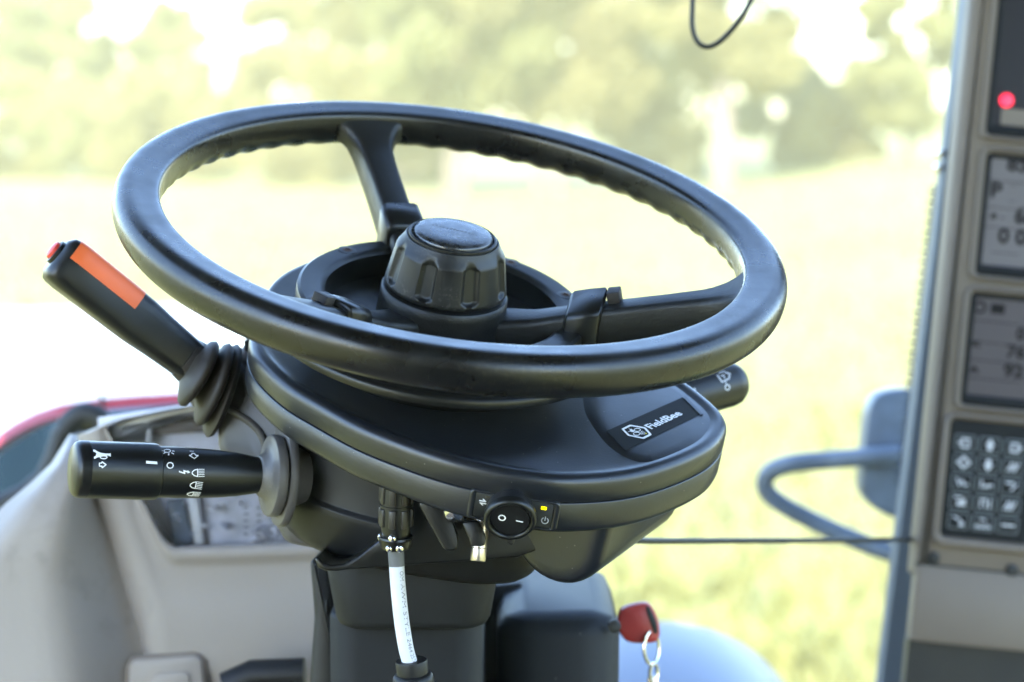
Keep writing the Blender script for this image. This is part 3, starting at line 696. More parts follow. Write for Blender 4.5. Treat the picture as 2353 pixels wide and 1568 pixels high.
def on_cyl(O_, ax, rf_, px, py):
    d = ray(px, py); r_ = rf_(.05)
    for _ in range(6):
        oc = CAM - O_; dp = d - ax * d.dot(ax); op = oc - ax * oc.dot(ax)
        A, B, C_ = dp.dot(dp), 2 * dp.dot(op), op.dot(op) - (r_ + .0002) ** 2
        D = max(0, B * B - 4 * A * C_); s = (-B - math.sqrt(D)) / (2 * A); p = CAM + d * s; r_ = rf_((p - O_).dot(ax))
    return p
def ZB(x, y): return ((210 + x / 7.353) * .91914, (1080 + y / 7.353) * .91914)
st = lambda x, y: on_cyl(SA, SAX, stalk_r, *ZB(x, y))
def sym(name, polys): mk(name, printed(polys, st), M_WHITE, sk, smooth=False)
sym('horn_symbol', [[(168, 325), (200, 328), (245, 358), (250, 470), (200, 498), (185, 495)], [(245, 358), (310, 385), (330, 450), (290, 465), (250, 470)], [(310, 385), (400, 398), (400, 445), (330, 450)], [(400, 398), (470, 400), (490, 392), (492, 460), (470, 445), (440, 435), (400, 445)]] + ringp((362, 468), 62, 26, 20, 24))
sym('press_arrow', stroke([(280, 575), (322, 575), (335, 552), (405, 606), (335, 660), (330, 632), (285, 630), (282, 575)], 20))
sym('index_bar', [[(1140, 532), (1345, 548), (1350, 598), (1142, 582)]])
sym('side_light_symbol', ringp((1530, 350), 60, 28, 14) + stroke([(1410, 345), (1445, 345)], 13) + stroke([(1620, 350), (1660, 355)], 13) + stroke([(1460, 400), (1490, 382)], 16) + stroke([(1557, 400), (1557, 425)], 22) + stroke([(1610, 385), (1648, 405)], 16))
sym('off_symbol', ringp((1584, 617), 56, 52, 20))
sym('turn_arrow', stroke([(1985, 395), (1980, 425), (1935, 432), (2030, 492), (2100, 435), (2050, 428), (2030, 398), (1985, 395)], 15) + stroke([(1945, 355), (2015, 355)], 10))
def lamp(cx_, cy_, sx_, sy_, skew, n_=5):
    f = lambda u, v: (cx_ + u * sx_ + v * skew, cy_ + v * sy_)
    P = [f(x, y) for x, y in ((0, -1), (-.55, -.8), (-.95, -.25), (-.95, .25), (-.55, .8), (0, 1), (0, -1))]
    o = stroke(P, 17)
    for i in range(n_):
        v = -1 + 2 * i / (n_ - 1); o += stroke([f(.15, v), f(1.15, v + (.25 if skew < 0 else 0))], 11)
    return o
sym('high_beam_symbol', lamp(2090, 755, 105, 66, 0))
sym('flash_symbol', [[(1745, 715), (1830, 745), (1825, 700), (1905, 720), (1900, 705), (1955, 745), (1900, 765), (1903, 745), (1860, 738), (1862, 778), (1745, 742)]])
sym('low_beam_symbol', lamp(2055, 980, 105, 60, -12))
sym('dipped_beam_symbol', lamp(2005, 1143, 110, 33, -18))
# boot plates where the stalk leaves the cover
BM = frame(SA, FWD, FWD.cross(SAX).normalized(), SAX); BX = (FWD - SAX * FWD.dot(SAX)).normalized(); BM = frame(SA, BX, SAX.cross(BX), SAX)
mk('boot_plate', xf(slab([(x, y) for x, y in circ(.0245, 40, 0, 0, .0262)], -.0080, -.001, .0015), I4), M_COVER, sk, BM)
mk('boot_plate', xf(slab([(x, y) for x, y in circ(.027, 40, 0, 0, .033)], -.0155, -.0090, .002), T((.004, 0, 0))), M_COVER, sk, BM)
mk('boot_socket', lathe([(0, -.026), (.016, -.026), (.021, -.0150), (0, -.0150)], 32, False, False), M_COVER, sk, BM)
mk('boot_neck', lathe([(.024, -.0015), (.0185, .0000), (.0150, .0015), (.0132, .0045), (.0118, .0058), (.010, .0060)], 40, False, False), M_COVER, sk, BM)

# ================================================================== RIGHT STALK
RA, RB = C(1480, 938, 1.50), C(1694, 878, 1.545)
RAX = (RB - RA).normalized(); RL = (RB - RA).length
rs = thing('wiper_stalk', 'black wiper stalk with grey washer symbol, right under the rim', 'stalk', T(RA))
mk('stalk_barrel', lathe([(0, -.06), (.0130, -.06), (.0152, 0), (.0158, .02), (.0158, RL - .009), (.0150, RL - .004), (.0125, RL), (.006, RL + .0025), (0, RL + .003)], 48, False, False), M_STALK, rs, frame_z(RA, RAX))
wr = lambda u: .0158
st2 = lambda x, y: on_cyl(RA, RAX, wr, (1480 + x / 5.2275) * .91914, (900 + y / 5.2275) * .91914)
mk('index_bar', printed([[(1240, 400), (1350, 365), (1362, 400), (1255, 437)]], st2), M_GREYPR, rs, smooth=False)
mk('washer_symbol', printed(stroke([(1640, 200), (1680, 260), (1700, 290), (1790, 245), (1800, 180), (1740, 165)], 22) + stroke([(1690, 210), (1720, 200), (1735, 240)], 18) + stroke([(1660, 170), (1730, 150)], 16) + ringp((1770, 360), 30, 34, 18) + stroke([(1745, 275), (1755, 330)], 14), st2), M_GREYPR, rs, smooth=False)

# ================================================================== SHUTTLE LEVER
lv = thing('shuttle_lever', 'black hand lever with orange top panel and ribbed rubber boot', 'lever', T(C(520, 900, 1.50)))
LA, LB = C(458, 846, 1.462), C(128, 588, 1.425)
LAX = (LB - LA).normalized(); LU = (-DOWN - LAX * (-DOWN).dot(LAX)).normalized(); LF = LAX.cross(LU)
if LF.dot(FWD) > 0: LF = -LF
LL = (LB - LA).length
#        s    half height  half thick
LT = [(0, .0128, .0115), (.30, .0148, .013), (.42, .0160, .014), (.9, .0168, .0150), (.965, .0164, .0145), (.99, .0148, .0128), (1.0, .0118, .010)]
def lev_sec(s, grow=0.0, a0=0, a1=360, n_=36):
    hh, ht = lerp_tab([(a_, b_, c_) for a_, b_, c_ in LT], s); o = LA + LAX * (LL * s); out = []
    m = n_ if a1 - a0 >= 360 else n_ + 1
    for i in range(m):
        a_ = R(a0 + (a1 - a0) * i / n_); c_, s_ = math.cos(a_), math.sin(a_)
        k = (abs(c_) ** 4.5 + abs(s_) ** 4.5) ** (-1 / 4.5)
        out.append(o + LF * ((ht + grow) * k * c_) + LU * ((hh + grow) * k * s_))
    return out
mk('grip', loft([lev_sec(i / 40) for i in range(41)]), M_BLACK, lv, sharp=60)
op = [lev_sec(.505 + .445 * i / 24, .0004, 8, 135, 26) for i in range(25)]
op0 = [lev_sec(.505 + .445 * i / 24, -.0006, 8, 135, 26) for i in range(25)]
mk('orange_panel', join(loft(op, closed=False), loft([op0[0], op[0]], closed=False), loft([op[-1], op0[-1]], closed=False), loft([[a_[0] for a_ in op0], [a_[0] for a_ in op]], closed=False)), M_ORANGE, lv, sharp=60)
f = lambda u, v: tuple(lev_sec(.505 + .445 * u, .0006, 8 + 127 * v, 8 + 127 * v + 1, 1)[0])
mk('panel_scratches', printed(stroke([(.25, .38), (.16, .58), (.11, .42)], .012) + stroke([(.60, .40), (.54, .52)], .012) + stroke([(.74, .42), (.70, .5)], .01) + stroke([(.88, .40), (.83, .46)], .01), f), M_INK, lv, smooth=False)
bo = LB + LAX * .0005 + LU * .002
mk('red_button', lathe([(0, .0052), (.004, .0050), (.0060, .0040), (.0066, .002), (.0066, -.004), (0, -.004)], 24, False, False), M_RED, lv, frame_z(bo, LAX))
mk('button_collar', ring_lathe([(.0068, -.004), (.0068, .0022), (.0082, .0018), (.0088, -.004)], 24), M_BLACK, lv, frame_z(bo, LAX))
fins = (((497, 785), (412, 932)), ((528, 789), (452, 978)), ((546, 791), (473, 1005)))
for k, (a_, b_) in enumerate(fins):
    dd = 1.452 + .010 * k
    p, q = C(*a_, dd), C(*b_, dd); o = (p + q) / 2 + FWD * .002; r_ = (p - q).length / 2; yl = (p - q).normalized()
    nz = (yl.cross(FWD)).normalized()
    if nz.dot(RIGHT) > 0: nz = -nz
    nz = (nz - FWD * .28).normalized(); xl = yl.cross(nz).normalized()
    mk('boot_fold', lathe([(r_ * .45, .008), (r_ * .70, .0052), (r_ * .93, .0026), (r_, 0), (r_ * .95, -.0026), (r_ * .74, -.0044), (r_ * .4, -.006)], 44), M_RUBBER, lv, frame(o, xl, yl, nz), sharp=70)
mk('boot_neck', tube([LA + LAX * .012, LA - LAX * .006, LA - LAX * .020, C(500, 885, 1.49), C(540, 905, 1.51)], lambda s: .0145 + .010 * s, 28), M_RUBBER, lv)

# ================================================================== LOWER COLUMN AND IGNITION BOX
lc = thing('steering_column', 'dark plastic steering column trim standing below the bracket', 'column trim', T((C(940, 1500, 1.5).x, C(940, 1500, 1.5).y, FLOOR)))
def up_box(px0, px1, d0, d1, z0, z1, r, b, tx=0.0, ty=0.0):
    a_, c_ = C(px0, 1400, d0), C(px1, 1400, d0); wd = c_.x - a_.x; dp = d1 - d0
    cxm, cym = (a_.x + c_.x) / 2, a_.y + dp / 2; out = rr(wd, dp, r, 5)
    L_ = [(b, z0), (b * .3, z0 + b * .3), (0, z0 + b), (0, z1 - b), (b * .3, z1 - b * .3), (b, z1)]
    rings_ = []
    for i_, z in L_:
        k = (z - z0) / max(1e-9, z1 - z0)
        rings_.append([(cxm + x * (1 + tx * k), cym + y * (1 + ty * k), z) for x, y in (inset(out, i_) if i_ else out)])
    return loft(rings_)
zt = C(900, 1270, 1.47).z; zm = C(900, 1440, 1.45).z
mk('upper_sleeve', up_box(770, 1122, 1.435, 1.60, zm, zt + .01, .02, .006, .20, .0), M_FILL2, lc, sharp=50)
mk('lower_sleeve', up_box(752, 1108, 1.452, 1.62, FLOOR, zm + .006, .02, .004, .0, .0), M_FILL, lc, sharp=50)
mk('side_fin', plate(round_poly([(712, 1288), (760, 1290), (800, 1600), (705, 1640), (722, 1420)], 10), 1.50, 1.58, .004), M_COVER2, lc, sharp=50)
mk('rear_filler', plate(round_poly([(1060, 1352), (1200, 1340), (1215, 1700), (1050, 1700)], 8), 1.655, 1.70, .002), M_FILL, lc)
mk('side_slot', plate([(747, 1382), (752, 1380), (752, 1408), (747, 1412)], 1.4965, 1.503, .0004), M_GASKET, lc)
ib = thing('ignition_box', 'dark plastic ignition housing right of the steering column', 'housing', T((C(1280, 1500, 1.6).x, C(1280, 1500, 1.6).y, FLOOR)))
z1 = C(1280, 1400, 1.57).z
mk('box_body', up_box(1158, 1410, 1.560, 1.74, FLOOR, z1 - .002, .026, .016, .14, .05), M_FILL3, ib, sharp=60)
mk('screw_hole', lathe([(0, .0004), (.0040, .0005), (.0046, 0), (.0046, -.004)], 24, False, False), M_GASKET, ib, frame(C(1412, 1440, 1.5625), RIGHT, DOWN * -1, -FWD))
# ================================================================== KEY
ky = thing('ignition_key', 'red plastic ignition key with split ring beside the dark housing', 'key', T(C(1470, 1430, 1.63)))
kp = [tuple(p) for p in catmull([(1424, 1406), (1440, 1394), (1475, 1386), (1494, 1390), (1508, 1412), (1516, 1440), (1516, 1462), (1508, 1476), (1480, 1480), (1445, 1477), (1428, 1462), (1418, 1435)], 4, closed=True)]
mk('key_bow', plate(kp, 1.630, 1.643, .003), M_KEYRED, ky)
mk('ring_slot', plate([tuple(p) for p in catmull([(1486, 1394), (1494, 1398), (1508, 1428), (1511, 1452), (1504, 1456), (1494, 1430), (1486, 1406)], 3, closed=True)], 1.6293, 1.6315, .0002), M_GASKET, ky)
mk('key_shank', tube([C(1430, 1436, 1.637), C(1395, 1438, 1.637)], .006, 12), M_CHROME, ky)
def circ3(cx_, cy_, rx, ry, d_, turn=0.0, n_=40):
    return [C(cx_ + rx * math.cos(2 * math.pi * i / n_), cy_ + ry * math.sin(2 * math.pi * i / n_), d_ + turn * math.cos(2 * math.pi * i / n_)) for i in range(n_)]
def hoop(pts_, r_, n_=8):
    pts_ = pts_ + pts_[:2]; return tube(pts_, r_, n_, cap=False)
mk('split_ring', hoop(circ3(1497, 1489, 17, 38, 1.632, .006), .0013), M_CHROME, ky)
mk('split_ring', hoop(circ3(1502, 1548, 9, 22, 1.634, .004), .0013), M_CHROME, ky)
mk('ring_tag', plate(round_poly([(1488, 1556), (1512, 1552), (1516, 1640), (1486, 1640)], 6), 1.632, 1.636, .0008), M_ZINC, ky)

# ================================================================== DASH COWL (left)
dc = thing('dash_cowl', 'pale grey moulded dash cowl with instrument window, lower left', 'dashboard', T((C(400, 1500, 1.7).x, C(400, 1500, 1.7).y, FLOOR)))
def edge4(c, n_=14, r=None):
    out = []
    for a_, b_ in zip(c, c[1:] + c[:1]):
        seg = resample([Vector(a_), Vector(b_)], n_ + 1)[:-1]; out += [tuple(p) for p in seg]
    return out
def pathring(paths, n_=14):
    out = []
    for p in paths: out += [tuple(q) for q in resample([Vector(v) for v in p], n_ + 1)[:-1]]
    return out
# hole: TL -> BL -> BR -> TR
hole = pathring([[(246, 985), (300, 1090), (368, 1225), (385, 1246), (405, 1256)], [(405, 1256), (560, 1252), (740, 1244)], [(740, 1244), (740, 1050), (740, 900)], [(740, 900), (430, 936), (262, 970), (248, 976), (246, 985)]])
outer = pathring([[(178, 1000), (205, 1120), (262, 1300), (322, 1480), (340, 1660)], [(340, 1660), (560, 1660), (800, 1660)], [(800, 1660), (800, 1300), (800, 880)], [(800, 894), (430, 930), (262, 964), (215, 985), (178, 1000)]])
def ringat(k, d, dx=0, dy=0): return [C(h[0] + (o[0] - h[0]) * k + dx, h[1] + (o[1] - h[1]) * k + dy, d) for h, o in zip(hole, outer)]
rings = [ringat(0, 1.740, 2, -2), ringat(0, 1.712), ringat(.012, 1.7055), ringat(.04, 1.7040), ringat(.075, 1.7050), ringat(.095, 1.7090), ringat(.13, 1.7105), ringat(.30, 1.708), ringat(.62, 1.708), ringat(.88, 1.716), ringat(1.0, 1.732)]
mk('front_panel', loft(rings, False, False), M_BEIGE, dc, sharp=60)
rows = []
for y, xl, xr in ((998, 160, 186), (1030, 140, 205), (1065, 118, 222), (1110, 70, 245), (1160, 10, 262), (1230, -60, 292), (1300, -140, 322), (1400, -160, 352), (1500, -160, 378), (1600, -160, 395), (1720, -160, 400)):
    row = []
    for i in range(17):
        t = i / 16; x = xl + (xr - xl) * t
        e = max(0, (t - .52) / .48); dep = 1.672 + .055 * (e * e * (3 - 2 * e)) + (.05 * max(0, (1065 - y) / 67)) + .018 * max(0, 1 - (y - 1065) / 120 if y > 1065 else 1) + .03 * max(0, (.2 - t) / .2)
        row.append(C(x, y, dep))
    rows.append(row)
rows = [[p + FWD * .09 - DOWN * -.004 for p in rows[0]]] + rows
mk('side_bulge', loft(rows, closed=False), M_BEIGE, dc, sharp=80)
ht = mk('hatch', plate(round_poly([(296, 1532), (306, 1516), (448, 1506), (464, 1516), (474, 1640), (292, 1640)], 14), 1.7035, 1.712, .003), M_BEIGE, dc)
mk('hatch_gap', plate(round_poly([(288, 1530), (300, 1508), (450, 1498), (472, 1510), (482, 1646), (284, 1646)], 16), 1.7068, 1.7095, .0005), M_CONS, dc)
mk('latch', plate(round_poly([(350, 1560), (360, 1548), (420, 1543), (436, 1550), (436, 1620), (345, 1620)], 8), 1.7015, 1.705, .0010), M_BEIGE, ht)
ic = mk('instrument_face', plate([(225, 960), (760, 880), (760, 1280), (225, 1280)], 1.738, 1.744, .0005), M_GAUGE, dc, smooth=False)
rnd = random.Random(5)
M_PAPER = pmat('paper_scrap', (.82, .82, .88), .4); M_FILM = pmat('plastic_film', (.48, .50, .60), .25)
for k in range(26):      # crumpled papers and clear film lying in the window
    cx_, cy_ = rnd.uniform(400, 720), rnd.uniform(1120, 1245); a0 = rnd.uniform(0, 3.1); ln, wd = rnd.uniform(14, 60), rnd.uniform(4, 20)
    q = [(cx_ + math.cos(a0) * ln * u - math.sin(a0) * wd * v, cy_ + .6 * (math.sin(a0) * ln * u + math.cos(a0) * wd * v)) for u, v in ((-.5, -.4), (.1, -.55), (.5, -.3), (.45, .4), (-.2, .5))]
    dd = 1.7355 - .0003 * k; o_ = C(cx_, cy_, dd)
    g_ = [C(x, y, dd + rnd.uniform(-.004, .002)) for x, y in q]; c_ = C(cx_, cy_, dd - .004)
    mk('paper_scrap' if k % 3 else 'plastic_film', ([*g_, c_], [(i_, (i_ + 1) % 5, 5) for i_ in range(5)]), M_PAPER if k % 3 else M_FILM, ic, smooth=False)
for r_ in range(3):
    pl = []; x = 560 + r_ * 30; y = 1165
    while y < 1240:
        pl.append([(x, y), (x + rnd.uniform(5, 14), y), (x + 10, y + 4), (x, y + 4)]); y += rnd.uniform(12, 20)
    mk('scale_marks', printed(pl, lambda a_, b_: C(a_, b_, 1.7210)), M_INK, ic, smooth=False)
mk('needle_cover', plate([(430, 1140), (455, 1140), (468, 1250), (448, 1254)], 1.727, 1.736, .001), M_FRAMEW, ic)
mk('dial_shroud', plate(round_poly([(380, 1150), (420, 1145), (446, 1250), (400, 1262)], 8), 1.729, 1.736, .001), M_RAIL, ic)
fw = mk('cluster_frame', plate(round_poly([(252, 1018), (252, 986), (268, 972), (340, 956), (440, 936), (560, 912), (560, 928), (440, 952), (346, 970), (346, 1020), (330, 1020), (330, 976), (284, 986), (284, 1020)], 4, 2), 1.719, 1.736, .002), M_FRAMEW, dc)
mk('frame_panel', plate([(346, 976), (440, 958), (560, 935), (560, 985), (346, 1002)], 1.7300, 1.7360, .001), M_CONS, dc)
mk('clear_cover', plate([(250, 985), (735, 905), (735, 1243), (402, 1252), (300, 1090)], 1.7155, 1.7175, .0004), M_LENS, dc, smooth=False)
mk('dark_slot', tube([C(520, 1580, 1.66), C(580, 1552, 1.66), (C(700, 1548, 1.66))], .012, 16), M_COVER2, dc)  # added tube, dark to read as the open slot under the dash

# ================================================================== HOOD AND WINDSCREEN FRAME (left, behind)
hd = thing('tractor_hood', 'overexposed pale tractor hood with a red edge, far left', 'hood', T((C(200, 950, 2.4).x, 2.6, C(200, 950, 2.4).z)))
ne = [(-120, 1085), (-40, 1020), (20, 975), (75, 945), (135, 925), (232, 911), (330, 903), (440, 897), (640, 886)]
near = resample([Vector(p) for p in ne], 40)
rows = []
for k in range(16):
    t = k / 15; dep = 2.36 + 2.3 * t
    rows.append([C(p.x + (p.x * .05 - 30) * t, p.y + (712 - 14 * (p.x / 600) - p.y) * (1 - (1 - t) ** 1.8), dep) for p in near])
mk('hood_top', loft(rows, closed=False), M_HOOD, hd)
band = [[C(p.x, p.y + 1, 2.358) for p in near], [C(p.x, p.y + 6, 2.346) for p in near], [C(p.x, p.y + 30, 2.340) for p in near], [C(p.x + 2, p.y + 38, 2.352) for p in near]]
mk('red_edge', loft(band, closed=False), M_HRED, hd)
mk('edge_joint', plate([(229, 908), (235, 908), (236, 950), (230, 950)], 2.3385, 2.345, .0003), M_GASKET, hd)
mk('hood_side', loft([[C(p.x, p.y + 36, 2.352) for p in near], [C(p.x - 10, p.y + 420, 2.42) for p in near]], closed=False), M_FENDER, hd)
wf = thing('windscreen_frame', 'dark windscreen lower corner with black rubber seal behind the stalk', 'windscreen frame', T(C(100, 1100, 2.1)))
gp = [(-60, 1085), (0, 1046), (60, 1004), (115, 972), (165, 952), (240, 945), (340, 938), (480, 926)]
gb = [(-60, 1250), (0, 1172), (60, 1140), (110, 1100), (140, 1010), (200, 985), (340, 962), (480, 945)]
A_, B_ = resample([Vector(p) for p in gp], 24), resample([Vector(p) for p in gb], 24)
mk('tinted_strip', loft([[C(p.x, p.y, 2.16) for p in A_], [C(p.x, p.y, 2.12) for p in B_]], closed=False), M_GREEN, wf)
mk('seal', tube([C(x, y, 2.08) for x, y in ((-60, 1190), (0, 1160), (60, 1132), (100, 1098), (125, 1050), (140, 1000), (165, 968), (200, 962), (260, 972), (340, 962), (480, 940))], .0095, 12), M_GASKET, wf)
mk('seal', tube(catmull([C(x, y, 2.06) for x, y in ((150, 985), (175, 960), (200, 952), (228, 962), (240, 985))], 4), .011, 12), M_GASKET, wf)
mk('dark_backing', plate([(140, 985), (200, 962), (480, 945), (600, 930), (600, 1010), (280, 1040), (230, 1000)], 2.09, 2.10, .001), M_GASKET, wf)
mk('pale_trim', tube([C(x, y, 2.17) for x, y in ((235, 950), (340, 941), (480, 929))], .0035, 8), M_FENDER, wf)

# ================================================================== RIGHT: PILLAR, CONSOLE
def line_x(y, x0, x1): return x0 + (x1 - x0) * y / 1568.0
ap = thing('cab_pillar', 'blue grey cab pillar leaning behind the monitor console at right', 'pillar', T((C(2060, 1568, 2.12).x, C(2060, 1568, 2.12).y, FLOOR)))
def pillar_sec(y, d):
    xl, xr = line_x(y, 2203, 2010), line_x(y, 2260, 2110)
    return [C(xl, y, d + .03), C(xl + 3, y, d + .012), C(xl + 16, y, d), C(xr, y, d), C(xr + 40, y, d + .03), C(xr + 40, y, d + .10), C(xl + 10, y, d + .10)]
mk('post', loft([pillar_sec(y, 2.10) for y in (-1800, -900, -300, 0, 300, 600, 900, 1200, 1568, 2000, 2900)]), M_PILLAR, ap)
V = []
for i in range(60):
    y = 430 + i * 11.5; x = line_x(y, 2203, 2010) - 4
    for q in range(2 if i % 2 else 1): V.append(xf(lathe([(0, .0), (.0019, 0), (.0019, .001), (0, .001)], 8, False, False), frame(C(x - q * 7, y, 2.13), RIGHT, DOWN, FWD)))
o = mk('edge_dots', join(*V), M_PILLAR, ap, smooth=False); o['kind'] = 'stuff'
for y in (352, 385):
    x = line_x(y, 2203, 2010); mk('latch_stud', lathe([(0, .006), (.003, .0055), (.0042, .003), (.0042, -.01), (0, -.01)], 16, False, False), M_CHROME, ap, frame(C(x + 4, y, 2.108), RIGHT, -DOWN, -FWD))
mc = thing('monitor_console', 'greige monitor console with two displays and keypad at right edge', 'console', T(C(2232, 0, 1.95)))
LEAN = math.atan2(157, 1568); DK = 1.95 / F
KX = RIGHT * math.cos(LEAN) + DOWN * math.sin(LEAN); KY = DOWN * math.cos(LEAN) - RIGHT * math.sin(LEAN); KZ = -FWD
CO_ = C(2232, 0, 1.95)
MCM = frame(CO_, KX, -KY, KZ)
def uv(px, py):
    dx, dy = px - 2232, py
    return ((dx * math.cos(LEAN) + dy * math.sin(LEAN)) * DK, -(dy * math.cos(LEAN) - dx * math.sin(LEAN)) * DK)
def UV(u, v): return (u * DK, -v * DK)
def crect(u0, u1, v0, v1, r): return [(u * DK, -v * DK) for u, v in rr(u1 - u0, v1 - v0, r, 5, (u0 + u1) / 2, (v0 + v1) / 2)]
def ring_plate(o_, i_, z0, z1, b):
    n_ = len(o_)
    R_ = [[(x, y, z0) for x, y in o_], [(x, y, z1 - b) for x, y in o_], [(x, y, z1) for x, y in inset(o_, b)], [(x, y, z1) for x, y in inset(i_, -b)], [(x, y, z1 - b) for x, y in i_], [(x, y, z0) for x, y in i_]]
    return loft(R_, False, False)
mk('console_body', prism(crect(0, 620, -420, 1331, 8), [(0, -.032), (0, -.012), (.0015, -.006), (.005, -.003), (.012, -.0012)]), M_CONS, mc, MCM, sharp=60)
# raised frames round each opening
def opening(v0, v1, u0, zc, name, mat, rim=15, d=.004):
    o_ = crect(u0 - rim, 470 + rim, v0 - rim, v1 + rim, 22); i_ = crect(u0, 470, v0, v1, 12)
    fr = mk('display_frame', ring_plate(o_, i_, -.006, d, .003), M_CONS, mc, MCM, sharp=60)
    bz = mk('display_bezel', ring_plate(crect(u0 - 1, 471, v0 - 1, v1 + 1, 12), crect(u0 + 13, 457, v0 + 10, v1 - 24, 6), -.006, .0012, .001), M_KEYPAD, mc, MCM, sharp=60)
    return mk(name, prism(crect(u0 + 12, 458, v0 + 9, v1 - 23, 6), [(0, -.008), (0, zc)]), mat, mc, MCM)
s1 = opening(-340, 304, 62, -.0008, 'dark_screen', M_SCREEN)
s2 = opening(346, 626, 70, -.0008, 'upper_display', M_LCD)
s3 = opening(668, 926, 66, -.0008, 'lower_display', M_LCD2)
mk('reflection_strip', prism(crect(95, 455, 240, 278, 4), [(0, -.002), (0, -.0002)]), M_CONS, s1, MCM)
def spot(px, py): 
    u, v = uv(px, py); return MCM @ T((u, v, 0))
mk('warning_light', lathe([(0, .0012), (.0050, .0010), (.0060, .0), (.0060, -.003), (0, -.003)], 24, False, False), M_LED, s1, spot(2313, 231))
def digits(s, px, py, w_, h_, par, dx=0):
    def f(x, y):
        u, v = uv(px, py); return (u + (x * w_) * DK, v + (y * h_) * DK, -.0004)
    mk('reading', mapg(text_geo(s, .03), f), M_DIGIT, par, MCM, smooth=False)
digits('85', 2313, 391, 48, 34, s2); digits('P', 2276, 452, 26, 34, s2); digits('--', 2321, 428, 16, 6, s2); digits('--', 2317, 464, 16, 6, s2)
digits('68', 2331, 512, 46, 36, s2); digits('0 00', 2292, 557, 92, 34, s2); digits('--', 2278, 582, 62, 8, s2); digits('- 8 -', 2258, 500, 50, 12, s2)
digits('0', 2335, 780, 19, 28, s3); digits('76', 2312, 820, 44, 28, s3); digits('92', 2305, 864, 46, 28, s3); digits('K', 2234, 796, 22, 14, s3); digits('A', 2226, 856, 24, 16, s3)
def box_uv(name, px, py, w_, h_, z, mat, par, r=2):
    u, v = uv(px, py); mk(name, xf(prism([(x * DK, y * DK) for x, y in rr(w_, h_, r, 2)], [(0, z - .0004), (0, z)]), T((u, v, 0))), mat, par, MCM)
box_uv('black_square', 2293, 710, 32, 22, -.0003, M_DIGIT, s3)
mk('gear_symbol', printed(ringp((0, 0), 12 * DK, 12 * DK, 6 * DK, 16), lambda x, y: (x + uv(2252, 706)[0], y + uv(2252, 706)[1], -.0004)), M_DIGIT, s3, MCM, smooth=False)
# fine lines on the displays
for s_, ys in ((s2, (412, 474, 520)), (s3, (735, 784, 826, 868))):
    for py in ys:
        pl = []; u, v = uv(2250 if s_ is s2 else 2222, py); pl.append([(u, v), (u + 120 * DK, v), (u + 120 * DK, v + 1.6 * DK), (u, v + 1.6 * DK)])
        mk('divider_line', printed(pl, flat(-.0004)), M_DIGIT, s_, MCM, smooth=False)
